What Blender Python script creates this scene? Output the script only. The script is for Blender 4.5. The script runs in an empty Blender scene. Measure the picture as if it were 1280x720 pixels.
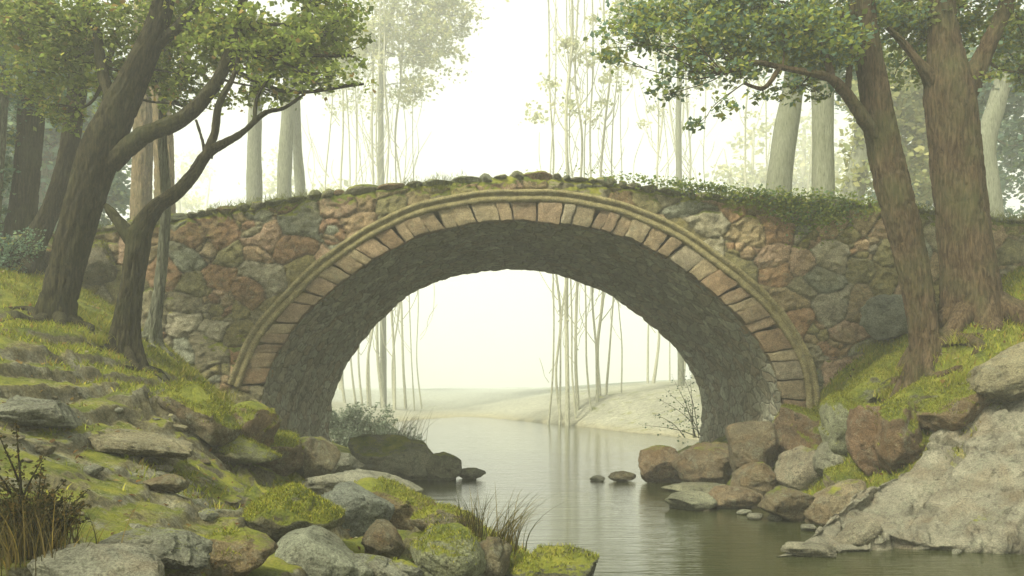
import bpy, math, random
import numpy as np
from mathutils import Vector

random.seed(7)
RNG = np.random.default_rng(7)
F, PX, PY, HC = 1100.0, 612.0, 484.0, 1.79      # focal length in px, principal point, eye height
YF, YB = 15.0, 21.3                              # front and back face of the bridge


def W(px, py, Y):
    return np.array([(px - PX) / F * Y, Y, HC + (PY - py) / F * Y])


# ------------------------------------------------------------------ noise
def _hash(ix, iy, iz, seed):
    h = (ix.astype(np.int64) * 374761393 + iy.astype(np.int64) * 668265263 + iz.astype(np.int64) * 2147483647 + seed * 1274126177) & 0xFFFFFFFF
    h = ((h ^ (h >> 13)) * 1274126177) & 0xFFFFFFFF
    h = h ^ (h >> 16)
    return (h & 0xFFFFFF) / float(0xFFFFFF)


def vnoise(p, seed=0):
    p = np.asarray(p, float)
    i = np.floor(p)
    f = p - i
    f = f * f * f * (f * (f * 6 - 15) + 10)
    ix, iy, iz = i[..., 0], i[..., 1], i[..., 2]
    r = 0
    for dx in (0, 1):
        wx = f[..., 0] if dx else 1 - f[..., 0]
        for dy in (0, 1):
            wy = f[..., 1] if dy else 1 - f[..., 1]
            for dz in (0, 1):
                wz = f[..., 2] if dz else 1 - f[..., 2]
                r = r + wx * wy * wz * _hash(ix + dx, iy + dy, iz + dz, seed)
    return r * 2 - 1


def fbm(p, seed=0, octv=4, gain=0.5):
    p = np.asarray(p, float)
    r, a, n = 0, 1.0, 0
    for o in range(octv):
        r = r + a * vnoise(p * (2.03 ** o) + o * 17.3, seed + o)
        n += a
        a *= gain
    return r / n


def sstep(a, b, x):
    t = np.clip((x - a) / (b - a), 0, 1)
    return t * t * (3 - 2 * t)


def catmull(pts, n):
    """resample a polyline (k,d) smoothly to n points"""
    P = np.asarray(pts, float)
    P = np.vstack([2 * P[0] - P[1], P, 2 * P[-1] - P[-2]])
    out = []
    k = len(P) - 3
    for j in range(n):
        u = j / (n - 1) * k
        i = min(int(u), k - 1)
        t = u - i
        a, b, c, d = P[i], P[i + 1], P[i + 2], P[i + 3]
        out.append(0.5 * (2 * b + (c - a) * t + (2 * a - 5 * b + 4 * c - d) * t * t + (3 * b - a - 3 * c + d) * t ** 3))
    return np.array(out)


def resample(P, n):
    """even arc length"""
    P = catmull(P, 400)
    d = np.r_[0, np.cumsum(np.linalg.norm(np.diff(P[:, :3], axis=0), axis=1))]
    s = np.linspace(0, d[-1], n)
    return np.stack([np.interp(s, d, P[:, i]) for i in range(P.shape[1])], 1)


# ------------------------------------------------------------------ mesh building
def mesh_obj(name, V, Fc, mat, parent=None, col=None, smooth=True):
    V = np.asarray(V, np.float32)
    Fc = np.asarray(Fc, np.int32)
    k = Fc.shape[1]
    me = bpy.data.meshes.new(name)
    me.vertices.add(len(V))
    me.vertices.foreach_set('co', V.ravel())
    me.loops.add(Fc.size)
    me.loops.foreach_set('vertex_index', Fc.ravel())
    me.polygons.add(len(Fc))
    me.polygons.foreach_set('loop_start', np.arange(0, Fc.size, k, dtype=np.int32))
    me.polygons.foreach_set('loop_total', np.full(len(Fc), k, np.int32))
    me.update(calc_edges=True)
    if smooth:
        me.polygons.foreach_set('use_smooth', np.ones(len(Fc), bool))
    if col is not None:
        c = np.ones((len(V), 4), np.float32)
        c[:, :np.asarray(col).shape[1]] = col
        a = me.color_attributes.new('col', 'FLOAT_COLOR', 'POINT')
        a.data.foreach_set('color', c.ravel())
    me.materials.append(mat)
    o = bpy.data.objects.new(name, me)
    bpy.context.scene.collection.objects.link(o)
    if parent is not None:
        o.parent = parent
        if parent.location.length > 0:
            o.matrix_parent_inverse = parent.matrix_basis.inverted()
    return o


def empty(name, loc, label, cat, group=None):
    o = bpy.data.objects.new(name, None)
    o.empty_display_size = 0.2
    bpy.context.scene.collection.objects.link(o)
    o.location = tuple(float(v) for v in loc)
    return tag(o, label, cat, group)


def tag(o, label=None, cat=None, group=None, kind=None):
    if label: o['label'] = label
    if cat: o['category'] = cat
    if group: o['group'] = group
    if kind: o['kind'] = kind
    return o


def grid_faces(nu, nv, closed_u=False):
    iu = np.arange(nu if closed_u else nu - 1)
    iv = np.arange(nv - 1)
    a, b = np.meshgrid(iu, iv, indexing='ij')
    a, b = a.ravel(), b.ravel()
    a2 = (a + 1) % nu
    return np.stack([a * nv + b, a2 * nv + b, a2 * nv + b + 1, a * nv + b + 1], 1)


class Acc:
    def __init__(s):
        s.v, s.f, s.c, s.n = [], [], [], 0

    def add(s, V, Fc, C=None):
        s.v.append(V)
        s.f.append(np.asarray(Fc) + s.n)
        if C is not None:
            s.c.append(C)
        s.n += len(V)

    def build(s, name, mat, parent=None, smooth=True):
        return mesh_obj(name, np.vstack(s.v), np.vstack(s.f), mat, parent, np.vstack(s.c) if s.c else None, smooth)


# ------------------------------------------------------------------ materials
def new_mat(name):
    m = bpy.data.materials.new(name)
    m.use_nodes = True
    nt = m.node_tree
    nt.nodes.clear()
    out = nt.nodes.new('ShaderNodeOutputMaterial')
    b = nt.nodes.new('ShaderNodeBsdfPrincipled')
    nt.links.new(b.outputs[0], out.inputs[0])
    return m, nt, b, out


class N:
    def __init__(s, nt): s.nt = nt

    def __call__(s, typ, **kw):
        n = s.nt.nodes.new(typ)
        for k, v in kw.items():
            if k.startswith('i_'):
                key = k[2:]
                key = int(key) if key.isdigit() else key
                if hasattr(v, 'is_linked') or isinstance(v, bpy.types.NodeSocket):
                    s.nt.links.new(v, n.inputs[key])
                else:
                    n.inputs[key].default_value = v
            else:
                setattr(n, k, v)
        return n

    def noise(s, vec, scale, detail=5, rough=0.6, dist=0.0):
        n = s('ShaderNodeTexNoise')
        n.inputs['Scale'].default_value = scale
        n.inputs['Detail'].default_value = detail
        n.inputs['Roughness'].default_value = rough
        n.inputs['Distortion'].default_value = dist
        s.nt.links.new(vec, n.inputs['Vector'])
        return n.outputs['Fac']

    def ramp(s, fac, stops):
        n = s('ShaderNodeValToRGB')
        s.nt.links.new(fac, n.inputs[0])
        e = n.color_ramp.elements
        while len(e) < len(stops): e.new(0.5)
        for i, (p, c) in enumerate(stops):
            e[i].position = p
            e[i].color = (c[0], c[1], c[2], 1) if hasattr(c, '__len__') else (c, c, c, 1)
        return n.outputs[0]

    def mix(s, fac, a, b, blend='MIX'):
        n = s('ShaderNodeMix', data_type='RGBA', blend_type=blend)
        for v, i in ((fac, 0), (a, 6), (b, 7)):
            if isinstance(v, bpy.types.NodeSocket): s.nt.links.new(v, n.inputs[i])
            else: n.inputs[i].default_value = v if i == 0 else (v[0], v[1], v[2], 1)
        return n.outputs[2]

    def math(s, op, a, b=0.0, clamp=False):
        n = s('ShaderNodeMath', operation=op, use_clamp=clamp)
        for v, i in ((a, 0), (b, 1)):
            if isinstance(v, bpy.types.NodeSocket): s.nt.links.new(v, n.inputs[i])
            else: n.inputs[i].default_value = v
        return n.outputs[0]

    def bump(s, h, strength, dist=0.02, normal=None):
        n = s('ShaderNodeBump')
        n.inputs['Strength'].default_value = strength
        n.inputs['Distance'].default_value = dist
        s.nt.links.new(h, n.inputs['Height'])
        if normal: s.nt.links.new(normal, n.inputs['Normal'])
        return n.outputs[0]


MOSS = [(0.30, (0.035, 0.045, 0.009)), (0.43, (0.10, 0.125, 0.018)), (0.55, (0.20, 0.215, 0.028)), (0.68, (0.30, 0.28, 0.045))]


def moss_layer(n, geo, pos, base, amount, lo=0.15, hi=0.55, extra=None):
    """mix moss over base, amount is a socket/value; moss likes faces that look up"""
    sep = n('ShaderNodeSeparateXYZ', i_0=geo.outputs['Normal'])
    big = n.noise(pos, 1.7, 4, 0.6)
    fine = n.noise(pos, 22, 5, 0.7)
    k = n.math('ADD', sep.outputs[2], n.math('MULTIPLY', n.math('SUBTRACT', big, 0.5), 1.6))
    k = n.math('ADD', k, n.math('MULTIPLY', n.math('SUBTRACT', fine, 0.5), 0.9))
    k = n.math('ADD', k, amount)
    mr = n('ShaderNodeMapRange', interpolation_type='SMOOTHSTEP')
    n.nt.links.new(k, mr.inputs[0])
    mr.inputs[1].default_value, mr.inputs[2].default_value = 0.85, 1.15
    mfac = mr.outputs[0]
    mc = n.ramp(n.math('ADD', n.math('MULTIPLY', n.noise(pos, 3.1, 5, 0.65), 0.7), n.math('MULTIPLY', n.noise(pos, 45, 3, 0.7), 0.3)), MOSS)
    return n.mix(mfac, base, mc), mfac, fine


def make_rock_mat(name='rock', ks=1.0, soft=1.0):
    m, nt, b, out = new_mat(name)
    n = N(nt)
    tc = n('ShaderNodeTexCoord')
    geo = n('ShaderNodeNewGeometry')
    pos = geo.outputs['Position']
    oi = n('ShaderNodeObjectInfo')
    at = n('ShaderNodeAttribute', attribute_type='OBJECT', attribute_name='moss')
    rust = n('ShaderNodeAttribute', attribute_type='OBJECT', attribute_name='rust')
    v1 = n.ramp(n.noise(pos, 2.6 * ks, 6, 0.65, 0.6), [(0.3, 0.55), (0.5, 0.95), (0.72, 1.5)])
    c = n.mix(1.0, oi.outputs['Color'], v1, 'MULTIPLY')
    lich = n.ramp(n.noise(pos, 7, 6, 0.75, 0.3), [(0.52, 0), (0.62, 1)])
    c = n.mix(n.math('MULTIPLY', lich, 0.45), c, (0.22, 0.235, 0.16))
    stain = n.ramp(n.noise(pos, 1.9, 5, 0.6, 0.9), [(0.48, 0), (0.66, 1)])
    c = n.mix(n.math('MULTIPLY', stain, rust.outputs['Fac'], True), c, (0.15, 0.085, 0.03))
    crk = n.ramp(n.noise(pos, 11 * ks, 8, 0.8, 0.6), [(0.36, 1 - 0.7 * soft), (0.47, 1.0)])
    c = n.mix(1.0, c, crk, 'MULTIPLY')
    grn = n.ramp(n.noise(pos, 55, 5, 0.8), [(0.35, 1 - 0.5 * soft), (0.5, 1.0), (0.65, 1 + 0.55 * soft)])
    c = n.mix(1.0, c, grn, 'MULTIPLY')
    c, mf, fine = moss_layer(n, geo, pos, c, at.outputs['Fac'])
    nt.links.new(c, b.inputs['Base Color'])
    b.inputs['Roughness'].default_value = 0.92
    b.inputs['Specular IOR Level'].default_value = 0.2
    h = n.math('ADD', n.noise(pos, 9, 8, 0.75, 0.3), n.math('MULTIPLY', n.noise(pos, 60, 4, 0.7), 0.35))
    nt.links.new(n.bump(h, 1.0, 0.09 * soft), b.inputs['Normal'])
    return m


def make_col_mat(name, moss=None, bump=0.5, scale=14, rough=0.95, var=(0.6, 1.45), bdist=0.03):
    """colour from the mesh's col attribute with noise; optional moss"""
    m, nt, b, out = new_mat(name)
    n = N(nt)
    geo = n('ShaderNodeNewGeometry')
    pos = geo.outputs['Position']
    at = n('ShaderNodeAttribute', attribute_name='col')
    v = n.ramp(n.noise(pos, scale * 0.4, 7, 0.7, 0.5), [(0.3, var[0]), (0.5, 1), (0.7, var[1])])
    c = n.mix(1.0, at.outputs['Color'], v, 'MULTIPLY')
    grn = n.ramp(n.noise(pos, scale * 3.2, 5, 0.8), [(0.35, 0.5), (0.5, 1.0), (0.65, 1.55)])
    c = n.mix(1.0, c, grn, 'MULTIPLY')
    lich = n.ramp(n.noise(pos, 8, 6, 0.75, 0.2), [(0.55, 0), (0.66, 1)])
    c = n.mix(n.math('MULTIPLY', lich, 0.35), c, (0.27, 0.29, 0.19))
    if moss is not None:
        c, mf, fine = moss_layer(n, geo, pos, c, moss if moss != 'alpha' else n.math('SUBTRACT', at.outputs['Alpha'], 0.0))
    nt.links.new(c, b.inputs['Base Color'])
    b.inputs['Roughness'].default_value = rough
    b.inputs['Specular IOR Level'].default_value = 0.2
    h = n.math('ADD', n.noise(pos, scale, 8, 0.75, 0.3), n.math('MULTIPLY', n.noise(pos, scale * 6, 4, 0.7), 0.35))
    nt.links.new(n.bump(h, 1.0, bdist * 2), b.inputs['Normal'])
    return m


def make_vault_mat():
    m, nt, b, out = new_mat('vault_stone')
    n = N(nt)
    geo = n('ShaderNodeNewGeometry')
    pos = geo.outputs['Position']
    mp = n('ShaderNodeMapping', i_Scale=(1.0, 0.55, 1.0))
    nt.links.new(pos, mp.inputs[0])
    wob = n('ShaderNodeTexNoise')
    wob.inputs['Scale'].default_value = 3
    nt.links.new(mp.outputs[0], wob.inputs['Vector'])
    add = n('ShaderNodeVectorMath', operation='MULTIPLY_ADD')
    nt.links.new(wob.outputs['Color'], add.inputs[0])
    add.inputs[1].default_value = (0.3, 0.3, 0.3)
    nt.links.new(mp.outputs[0], add.inputs[2])
    vor = n('ShaderNodeTexVoronoi', feature='DISTANCE_TO_EDGE')
    vor.inputs['Scale'].default_value = 4.2
    nt.links.new(add.outputs[0], vor.inputs['Vector'])
    vc = n('ShaderNodeTexVoronoi', feature='F1')
    vc.inputs['Scale'].default_value = 4.2
    nt.links.new(add.outputs[0], vc.inputs['Vector'])
    sep = n('ShaderNodeSeparateColor', i_0=vc.outputs['Color'])
    cell = n.ramp(sep.outputs[0], [(0, (0.17, 0.16, 0.10)), (0.4, (0.27, 0.27, 0.19)), (0.7, (0.25, 0.21, 0.13)), (1, (0.38, 0.39, 0.29))])
    v = n.ramp(n.noise(pos, 9, 8, 0.75, 0.4), [(0.3, 0.45), (0.5, 1), (0.7, 1.9)])
    c = n.mix(1.0, cell, v, 'MULTIPLY')
    edge = n.ramp(vor.outputs['Distance'], [(0.0, 0.45), (0.09, 1)])
    c = n.mix(1.0, c, edge, 'MULTIPLY')
    nt.links.new(c, b.inputs['Base Color'])
    b.inputs['Roughness'].default_value = 0.9
    h = n.math('ADD', n.math('MULTIPLY', n.ramp(vor.outputs['Distance'], [(0, 0), (0.12, 1)]), 0.7), n.noise(pos, 22, 8, 0.8))
    nt.links.new(n.bump(h, 0.8, 0.05), b.inputs['Normal'])
    return m


def make_bark(name, dark, light, mossy=0.25):
    m, nt, b, out = new_mat(name)
    n = N(nt)
    geo = n('ShaderNodeNewGeometry')
    pos = geo.outputs['Position']
    mp = n('ShaderNodeMapping', i_Scale=(1, 1, 0.14))
    nt.links.new(pos, mp.inputs[0])
    f = n.noise(mp.outputs[0], 34, 7, 0.7, 0.4)
    f2 = n.noise(pos, 1.6, 4, 0.6)
    c = n.ramp(f, [(0.34, [d * 0.4 for d in dark]), (0.45, dark), (0.58, light), (0.72, [l * 1.4 for l in light])])
    c = n.mix(n.math('MULTIPLY', n.ramp(f2, [(0.45, 0), (0.7, 1)]), mossy, True), c, (0.07, 0.085, 0.03))
    nt.links.new(c, b.inputs['Base Color'])
    b.inputs['Roughness'].default_value = 0.95
    b.inputs['Specular IOR Level'].default_value = 0.15
    nt.links.new(n.bump(n.math('ADD', f, n.math('MULTIPLY', n.noise(mp.outputs[0], 90, 4, 0.7), 0.4)), 0.9, 0.04), b.inputs['Normal'])
    return m


def make_leaf(name, trans=0.55):
    m = bpy.data.materials.new(name)
    m.use_nodes = True
    nt = m.node_tree
    nt.nodes.clear()
    n = N(nt)
    out = n('ShaderNodeOutputMaterial')
    at = n('ShaderNodeAttribute', attribute_name='col')
    d = n('ShaderNodeBsdfDiffuse')
    t = n('ShaderNodeBsdfTranslucent')
    mx = n('ShaderNodeMixShader')
    mx.inputs[0].default_value = trans
    nt.links.new(at.outputs['Color'], d.inputs[0])
    nt.links.new(at.outputs['Color'], t.inputs[0])
    nt.links.new(d.outputs[0], mx.inputs[1])
    nt.links.new(t.outputs[0], mx.inputs[2])
    nt.links.new(mx.outputs[0], out.inputs[0])
    return m


def make_water():
    m, nt, b, out = new_mat('river_water')
    n = N(nt)
    geo = n('ShaderNodeNewGeometry')
    pos = geo.outputs['Position']
    mp = n('ShaderNodeMapping', i_Scale=(0.35, 2.2, 1))
    nt.links.new(pos, mp.inputs[0])
    mp2 = n('ShaderNodeMapping', i_Scale=(0.12, 0.9, 1))
    nt.links.new(pos, mp2.inputs[0])
    h = n.math('ADD', n.noise(mp.outputs[0], 5.5, 4, 0.55, 0.3), n.math('MULTIPLY', n.noise(mp2.outputs[0], 2.0, 3, 0.5, 0.3), 1.6))
    nt.links.new(n.bump(h, 0.28, 0.03), b.inputs['Normal'])
    b.inputs['Base Color'].default_value = (0.030, 0.034, 0.012, 1)
    b.inputs['Roughness'].default_value = 0.04
    b.inputs['IOR'].default_value = 1.33
    b.inputs['Specular IOR Level'].default_value = 0.7
    return m


M_ROCK = make_rock_mat()
M_SLAB = make_rock_mat('slab_rock', 0.7, 0.85)
M_GROUND = make_col_mat('bank_ground', moss='alpha', bump=0.9, scale=11, bdist=0.05)
M_WALL = make_col_mat('rubble_stone', moss='alpha', bump=0.7, scale=16)
M_DRESSED = make_col_mat('dressed_stone', moss=None, bump=0.7, scale=18)
M_VAULT = make_vault_mat()
M_BARK = make_bark('dark_bark', (0.014, 0.012, 0.005), (0.045, 0.040, 0.018))
M_BARK_R = make_bark('reddish_bark', (0.046, 0.030, 0.014), (0.098, 0.070, 0.038), 0.5)
M_BARK_B = make_bark('brown_bark', (0.10, 0.075, 0.035), (0.20, 0.15, 0.08), 0.35)
M_BARK_G = make_bark('grey_bark', (0.08, 0.085, 0.055), (0.17, 0.175, 0.12), 0.4)
M_BARK_P = make_bark('pale_bark', (0.28, 0.28, 0.19), (0.38, 0.38, 0.27), 0.0)  # far trees and saplings: fading into mist is put into the bark colour
M_BARK_M = make_bark('mist_bark', (0.15, 0.16, 0.105), (0.20, 0.21, 0.145), 0.2)  # mid-distance trunks: bark lightened to add to the mist's fading
M_LEAF = make_leaf('leaf')
M_GRASS = make_leaf('grass_blade', 0.25)
M_WATER = make_water()

# ------------------------------------------------------------------ terrain
def facets(a, b, size, seed, tilt=0.35):
    """broken planar facets: each irregular cell gets its own tilt and level"""
    A, B = a / size, b / size
    ia, ib = np.floor(A), np.floor(B)
    f1 = np.full(A.shape, 9.0); out_ = np.zeros(A.shape)
    for p_ in (-1, 0, 1):
        for q_ in (-1, 0, 1):
            ja, jb = ia + p_, ib + q_
            o = ja * 0
            ca = ja + _hash(ja, jb, o, seed); cb = jb + _hash(ja, jb, o, seed + 1)
            d = np.hypot(A - ca, B - cb)
            hgt = size * (tilt * ((2 * _hash(ja, jb, o, seed + 2) - 1) * (A - ca) + (2 * _hash(ja, jb, o, seed + 3) - 1) * (B - cb)) + 0.30 * tilt * (2 * _hash(ja, jb, o, seed + 4) - 1))
            new = d < f1
            out_ = np.where(new, hgt, out_); f1 = np.where(new, d, f1)
    return out_


ctrl = []
def cp(px, py, Y): ctrl.append(tuple(W(px, py, Y)))
def cw(x, y, z): ctrl.append((x, y, z))
for a in [(0, 335, 14), (60, 372, 13), (40, 318, 16), (150, 395, 14.5), (70, 410, 12), (155, 446, 11.5), (205, 432, 14.8), (250, 470, 14.8),
          (300, 510, 14.8), (328, 545, 14.8), (350, 588, 15), (0, 430, 9.5), (0, 500, 8), (0, 600, 6.3), (0, 720, 5), (100, 480, 9.5),
          (100, 560, 7.8), (100, 640, 6.3), (100, 730, 5.2), (200, 480, 11), (200, 520, 9.8), (200, 585, 8.2), (200, 645, 7), (200, 730, 5.7),
          (300, 535, 12.2), (300, 590, 10), (300, 645, 8.2), (300, 730, 6.3), (400, 597, 12.5), (400, 628, 10.5), (400, 670, 8.8),
          (400, 730, 7), (500, 610, 12.5), (500, 632, 11.3), (500, 675, 9.3), (500, 735, 7.6), (560, 640, 10.6), (600, 665, 9.4), (640, 700, 8.3), (-200, 420, 10), (-250, 300, 15), (-250, 560, 6.5)]:
    cp(*a)
for a in [(1018, 505, 14.9), (1050, 470, 14.9), (1100, 435, 14.8), (1140, 405, 14.8), (1200, 380, 14.8), (1280, 335, 15), (1400, 310, 15),
          (1160, 434, 12.5), (1215, 408, 12.7), (1280, 388, 12.7), (1400, 370, 12), (1200, 475, 11.6), (1150, 510, 12.0), (1100, 545, 12.6),
          (1060, 530, 14), (1000, 570, 14.7), (985, 612, 14.5), (960, 645, 12.6), (1010, 655, 11.9)]:
    cp(*a)
for a in [(4.6, 11.2, 0.0), (5.5, 10.3, 0.1), (7, 10.6, 0.9), (9, 10.2, 1.0), (5, 9.2, -0.4), (8, 9, -0.3), (12, 9, 0.2), (0.6, 12, -0.5), (0.9, 10, -0.5),
          (1.4, 7.5, -0.6), (1.0, 6, -0.4), (3, 7, -0.7), (6, 6, -0.7), (2.5, 11, -0.7), (2.5, 14, -0.7), (0.5, 15, -0.6), (-1.4, 14.5, -0.4),
          (-1, 18.6, -0.5), (-3.2, 16.5, 0.1), (-3.3, 19, 0.2), (3, 17.3, -0.3), (4.3, 16.5, 0.3), (4.6, 20, 0.3), (1, 20, -0.7), (1, 25, -0.7), (3.5, 23, -0.3),
          (6.1, 25.9, 0.0), (9, 27, 0.8), (12, 35, 1.6), (3.4, 42.8, 0), (4.3, 43.5, 0.9), (7, 42, 1.3), (5, 35, -0.1), (8, 45, 1.6), (0.4, 54.7, 0), (3, 58, 1.0), (-3, 63, 0),
          (-3, 80, 1.5), (10, 80, 3), (-20, 80, 2.5), (30, 60, 4), (-4.5, 54, 0.1), (-5, 40, 0.05), (-4, 30, 0.05), (-3.6, 23, 0.1), (-8, 30, 0.8), (-5, 22, 0.8),
          (-12, 25, 2.0), (-20, 40, 2.5), (-8, 50, 0.8), (0, 35, -0.7), (0, 45, -0.6), (-10, 18, 3.6), (-9, 21, 2.8), (12, 18, 3.8), (11, 22, 3.2), (20, 15, 4.5), (-20, 15, 4.6), (0, 3, -0.4),
          (-2, 3, 0.3), (-6, 3, 1.0), (-12, 6, 2.0), (14, 6, 0.6), (0, -10, -0.3), (20, 30, 4), (-25, 25, 4)]:
    cw(*a)
C = np.array(ctrl)


def _k(r): return r * r * np.log(r + 1e-9)


_n = len(C)
_A = np.zeros((_n + 3, _n + 3))
_r = np.linalg.norm(C[:, None, :2] - C[None, :, :2], axis=2)
_A[:_n, :_n] = _k(_r) + np.eye(_n) * 0.02
_A[:_n, _n] = 1
_A[:_n, _n + 1:] = C[:, :2]
_A[_n, :_n] = 1
_A[_n + 1:, :_n] = C[:, :2].T
_w = np.linalg.solve(_A, np.r_[C[:, 2], 0, 0, 0])


def terrain(x, y):
    x = np.asarray(x, float); y = np.asarray(y, float)
    sh = x.shape
    x = x.ravel(); y = y.ravel()
    xc = np.clip(x, -24, 24); yc = np.clip(y, -8, 78)
    z = _w[_n] + _w[_n + 1] * xc + _w[_n + 2] * yc
    for i in range(_n):
        r = np.hypot(xc - C[i, 0], yc - C[i, 1])
        z = z + _w[i] * _k(r)
    z = np.clip(z, -0.9, 6)
    far = sstep(40, 110, np.hypot(x, y))
    z = z * (1 - far) + far * (1.5 + 0.5 * fbm(np.stack([x / 20, y / 20, 0 * x], 1), 3))
    P = np.stack([x, y, np.zeros_like(x)], 1)
    land = sstep(-0.1, 0.35, z)
    # ledges of layered rock on the near left bank
    led = sstep(13.5, 11, y) * sstep(0.5, -1.2, x)
    q = (z + 0.14 * fbm(P * [0.5, 0.9, 1], 11, 4) + 0.03 * x) / 0.2
    saw = q - np.floor(q)
    z = z + led * 0.17 * (sstep(0.0, 0.16, saw) - saw) * (0.75 + 0.6 * vnoise(P * 0.7, 5))
    nearg = sstep(40, 20, y)
    wx_ = x + 0.25 * fbm(P * 1.5, 41, 3); wy_ = y + 0.25 * fbm(P * 1.5, 42, 3)
    rk = sstep(-0.15, 0.25, fbm(P * [0.6, 0.9, 1], 43, 3)) * np.maximum(led, 0.35)
    z = z + land * nearg * rk * (facets(wx_ * 0.8, wy_ * 1.6, 0.5, 44, 0.28) + facets(wx_, wy_ * 1.5, 0.17, 45, 0.25))
    z = z + land * nearg * (0.12 * fbm(P * 0.9, 21, 4) + 0.05 * fbm(P * 3.5, 22, 4) + 0.022 * fbm(P * 11, 24, 3)) + (1 - land) * 0.04 * fbm(P * 2, 23, 3)
    return z.reshape(sh)


def axis(lo, hi, fine_lo, fine_hi, d, g=1.12, dmax=9):
    mid = list(np.arange(fine_lo, fine_hi + 1e-6, d))
    a, s = [], d
    x = fine_lo
    while x > lo:
        s = min(s * g, dmax); x -= s; a.append(x)
    b, s = [], d
    x = fine_hi
    while x < hi:
        s = min(s * g, dmax); x += s; b.append(x)
    return np.array(a[::-1] + mid + b)


gx = axis(-330, 330, -8.5, 9.0, 0.04)
gy = axis(-50, 330, 4.4, 15.2, 0.04, 1.06)
GX, GY = np.meshgrid(gx, gy, indexing='ij')
GZ = terrain(GX, GY)
x, y, z = GX.ravel(), GY.ravel(), GZ.ravel()
P3 = np.stack([x, y, z], 1)
# ground colour: tan sandy rock, grey stone, brown soil, painted haze far off; alpha drives moss
n1 = fbm(P3 * [0.8, 1.3, 2.5], 31, 4); n2 = fbm(P3 * [1.5, 2.6, 4], 32, 4); n3 = fbm(P3 * 0.6, 33, 3)
tan = np.array([0.23, 0.21, 0.09]); grey = np.array([0.18, 0.19, 0.125]); brn = np.array([0.13, 0.085, 0.035]); olive = np.array([0.16, 0.165, 0.04])
col = tan[None] * np.ones((len(x), 1))
t = sstep(0.0, 0.35, n2)[:, None]; col = col * (1 - t) + grey * t
t = sstep(0.05, 0.4, n1)[:, None]; col = col * (1 - t) + olive * t
t = sstep(0.1, 0.45, n3 + 0.2 * n2)[:, None] * 0.8; col = col * (1 - t) + brn * t
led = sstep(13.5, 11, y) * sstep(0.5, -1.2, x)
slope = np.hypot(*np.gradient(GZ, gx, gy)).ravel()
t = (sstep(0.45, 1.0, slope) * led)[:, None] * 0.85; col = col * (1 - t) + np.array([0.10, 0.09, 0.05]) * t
t = (sstep(0.1, 0.3, fbm(P3 * [3, 6, 8], 36, 4)) * led)[:, None] * 0.6; col = col * (1 - t) + np.array([0.25, 0.25, 0.18]) * t
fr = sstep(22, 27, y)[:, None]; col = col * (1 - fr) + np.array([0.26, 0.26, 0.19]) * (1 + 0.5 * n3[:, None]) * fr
fr2 = sstep(45, 90, np.hypot(x, y))[:, None]; col = col * (1 - fr2) + np.array([0.34, 0.37, 0.32]) * fr2  # distant ground paled in its colour to stand in for haze
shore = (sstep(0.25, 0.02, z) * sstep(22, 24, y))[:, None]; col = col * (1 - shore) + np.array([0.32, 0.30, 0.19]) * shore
wet = sstep(0.05, -0.1, z)[:, None]; col = col * (1 - wet) + np.array([0.06, 0.06, 0.03]) * wet
moss = np.full(len(x), 0.26)
moss += 0.35 * sstep(9.0, 11.5, y) * sstep(-1.2, -2.5, x)
moss += 0.45 * sstep(3.5, 5, x) * sstep(10.5, 11.5, y)
moss -= 0.12 * sstep(9.5, 7.5, y) * sstep(-0.5, -2.0, x) * sstep(6, 7, y)
moss += 0.1 * n1
moss -= 1.5 * wet[:, 0]
moss -= 0.9 * fr[:, 0]
moss -= 0.4 * led * sstep(0.6, 1.2, slope)
moss = np.clip(moss, -1, 1)
MOSS_G = moss.reshape(GX.shape)
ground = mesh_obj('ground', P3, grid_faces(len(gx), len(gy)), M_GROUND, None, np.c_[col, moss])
tag(ground, kind='structure')


def zt(px_, py_):
    return float(terrain(np.array([px_]), np.array([py_]))[0])


# water sheet
wv = np.array([[-320, -48, 0], [320, -48, 0], [320, 320, 0], [-320, 320, 0]], float)
water = mesh_obj('river_water', wv, [[0, 1, 2, 3]], M_WATER, None, None, False)
tag(water, kind='structure')

# ------------------------------------------------------------------ the bridge
INTRA = [(338, 700), (332, 640), (327, 580), (325, 530), (327, 498), (335.5, 467), (352, 434), (380, 395), (413, 365), (447, 339), (491, 311), (535, 292), (591, 280),
         (641, 275), (695, 280), (751, 288), (807, 308), (862, 343), (901, 375), (940, 417), (962, 453), (976, 492), (981, 531), (974, 580), (968, 640), (964, 700)]
OUTER = [(289, 480), (313, 422), (352, 374), (402, 326), (463, 285), (513, 261), (569, 247), (624, 241), (695, 241.5), (751, 250), (807, 267), (862, 295), (907, 328), (951, 364), (984, 403), (1007, 442), (1018, 481), (1020, 512)]
BACK = [(428, 660), (420, 610), (413, 560), (410.5, 531), (419, 487), (435, 453), (463, 414), (502, 375), (541, 353), (591, 340), (638, 336.5), (684, 340), (729, 353),
        (773, 375), (818, 409), (851, 442), (870, 475), (878, 509), (876, 545), (870, 600), (866, 660)]
TOP = [(-260, 312), (-100, 305), (0, 300), (110, 288), (200, 275), (240, 267), (330, 254), (420, 240), (520, 229), (600, 223), (650, 219), (720, 222), (800, 233), (870, 242), (950, 248),
       (1040, 253), (1110, 258), (1280, 276), (1400, 288), (1560, 300)]


def plane_pts(L, Y): return np.array([W(a, b, Y)[[0, 2]] for a, b in L])


intra = resample(plane_pts(INTRA, YF), 260)
outer = resample(plane_pts(OUTER, YF), 200)
back = resample(plane_pts(BACK, YB), 260)
topc = catmull(plane_pts(TOP, YF), 300)
bridge = empty('stone_bridge', (0, YF, 0), 'mossy rubble stone bridge with one wide arch spanning the misty river', 'bridge')


def top_z(x): return np.interp(x, topc[:, 0], topc[:, 1])


def ray_z(poly, xs):
    pass


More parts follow.
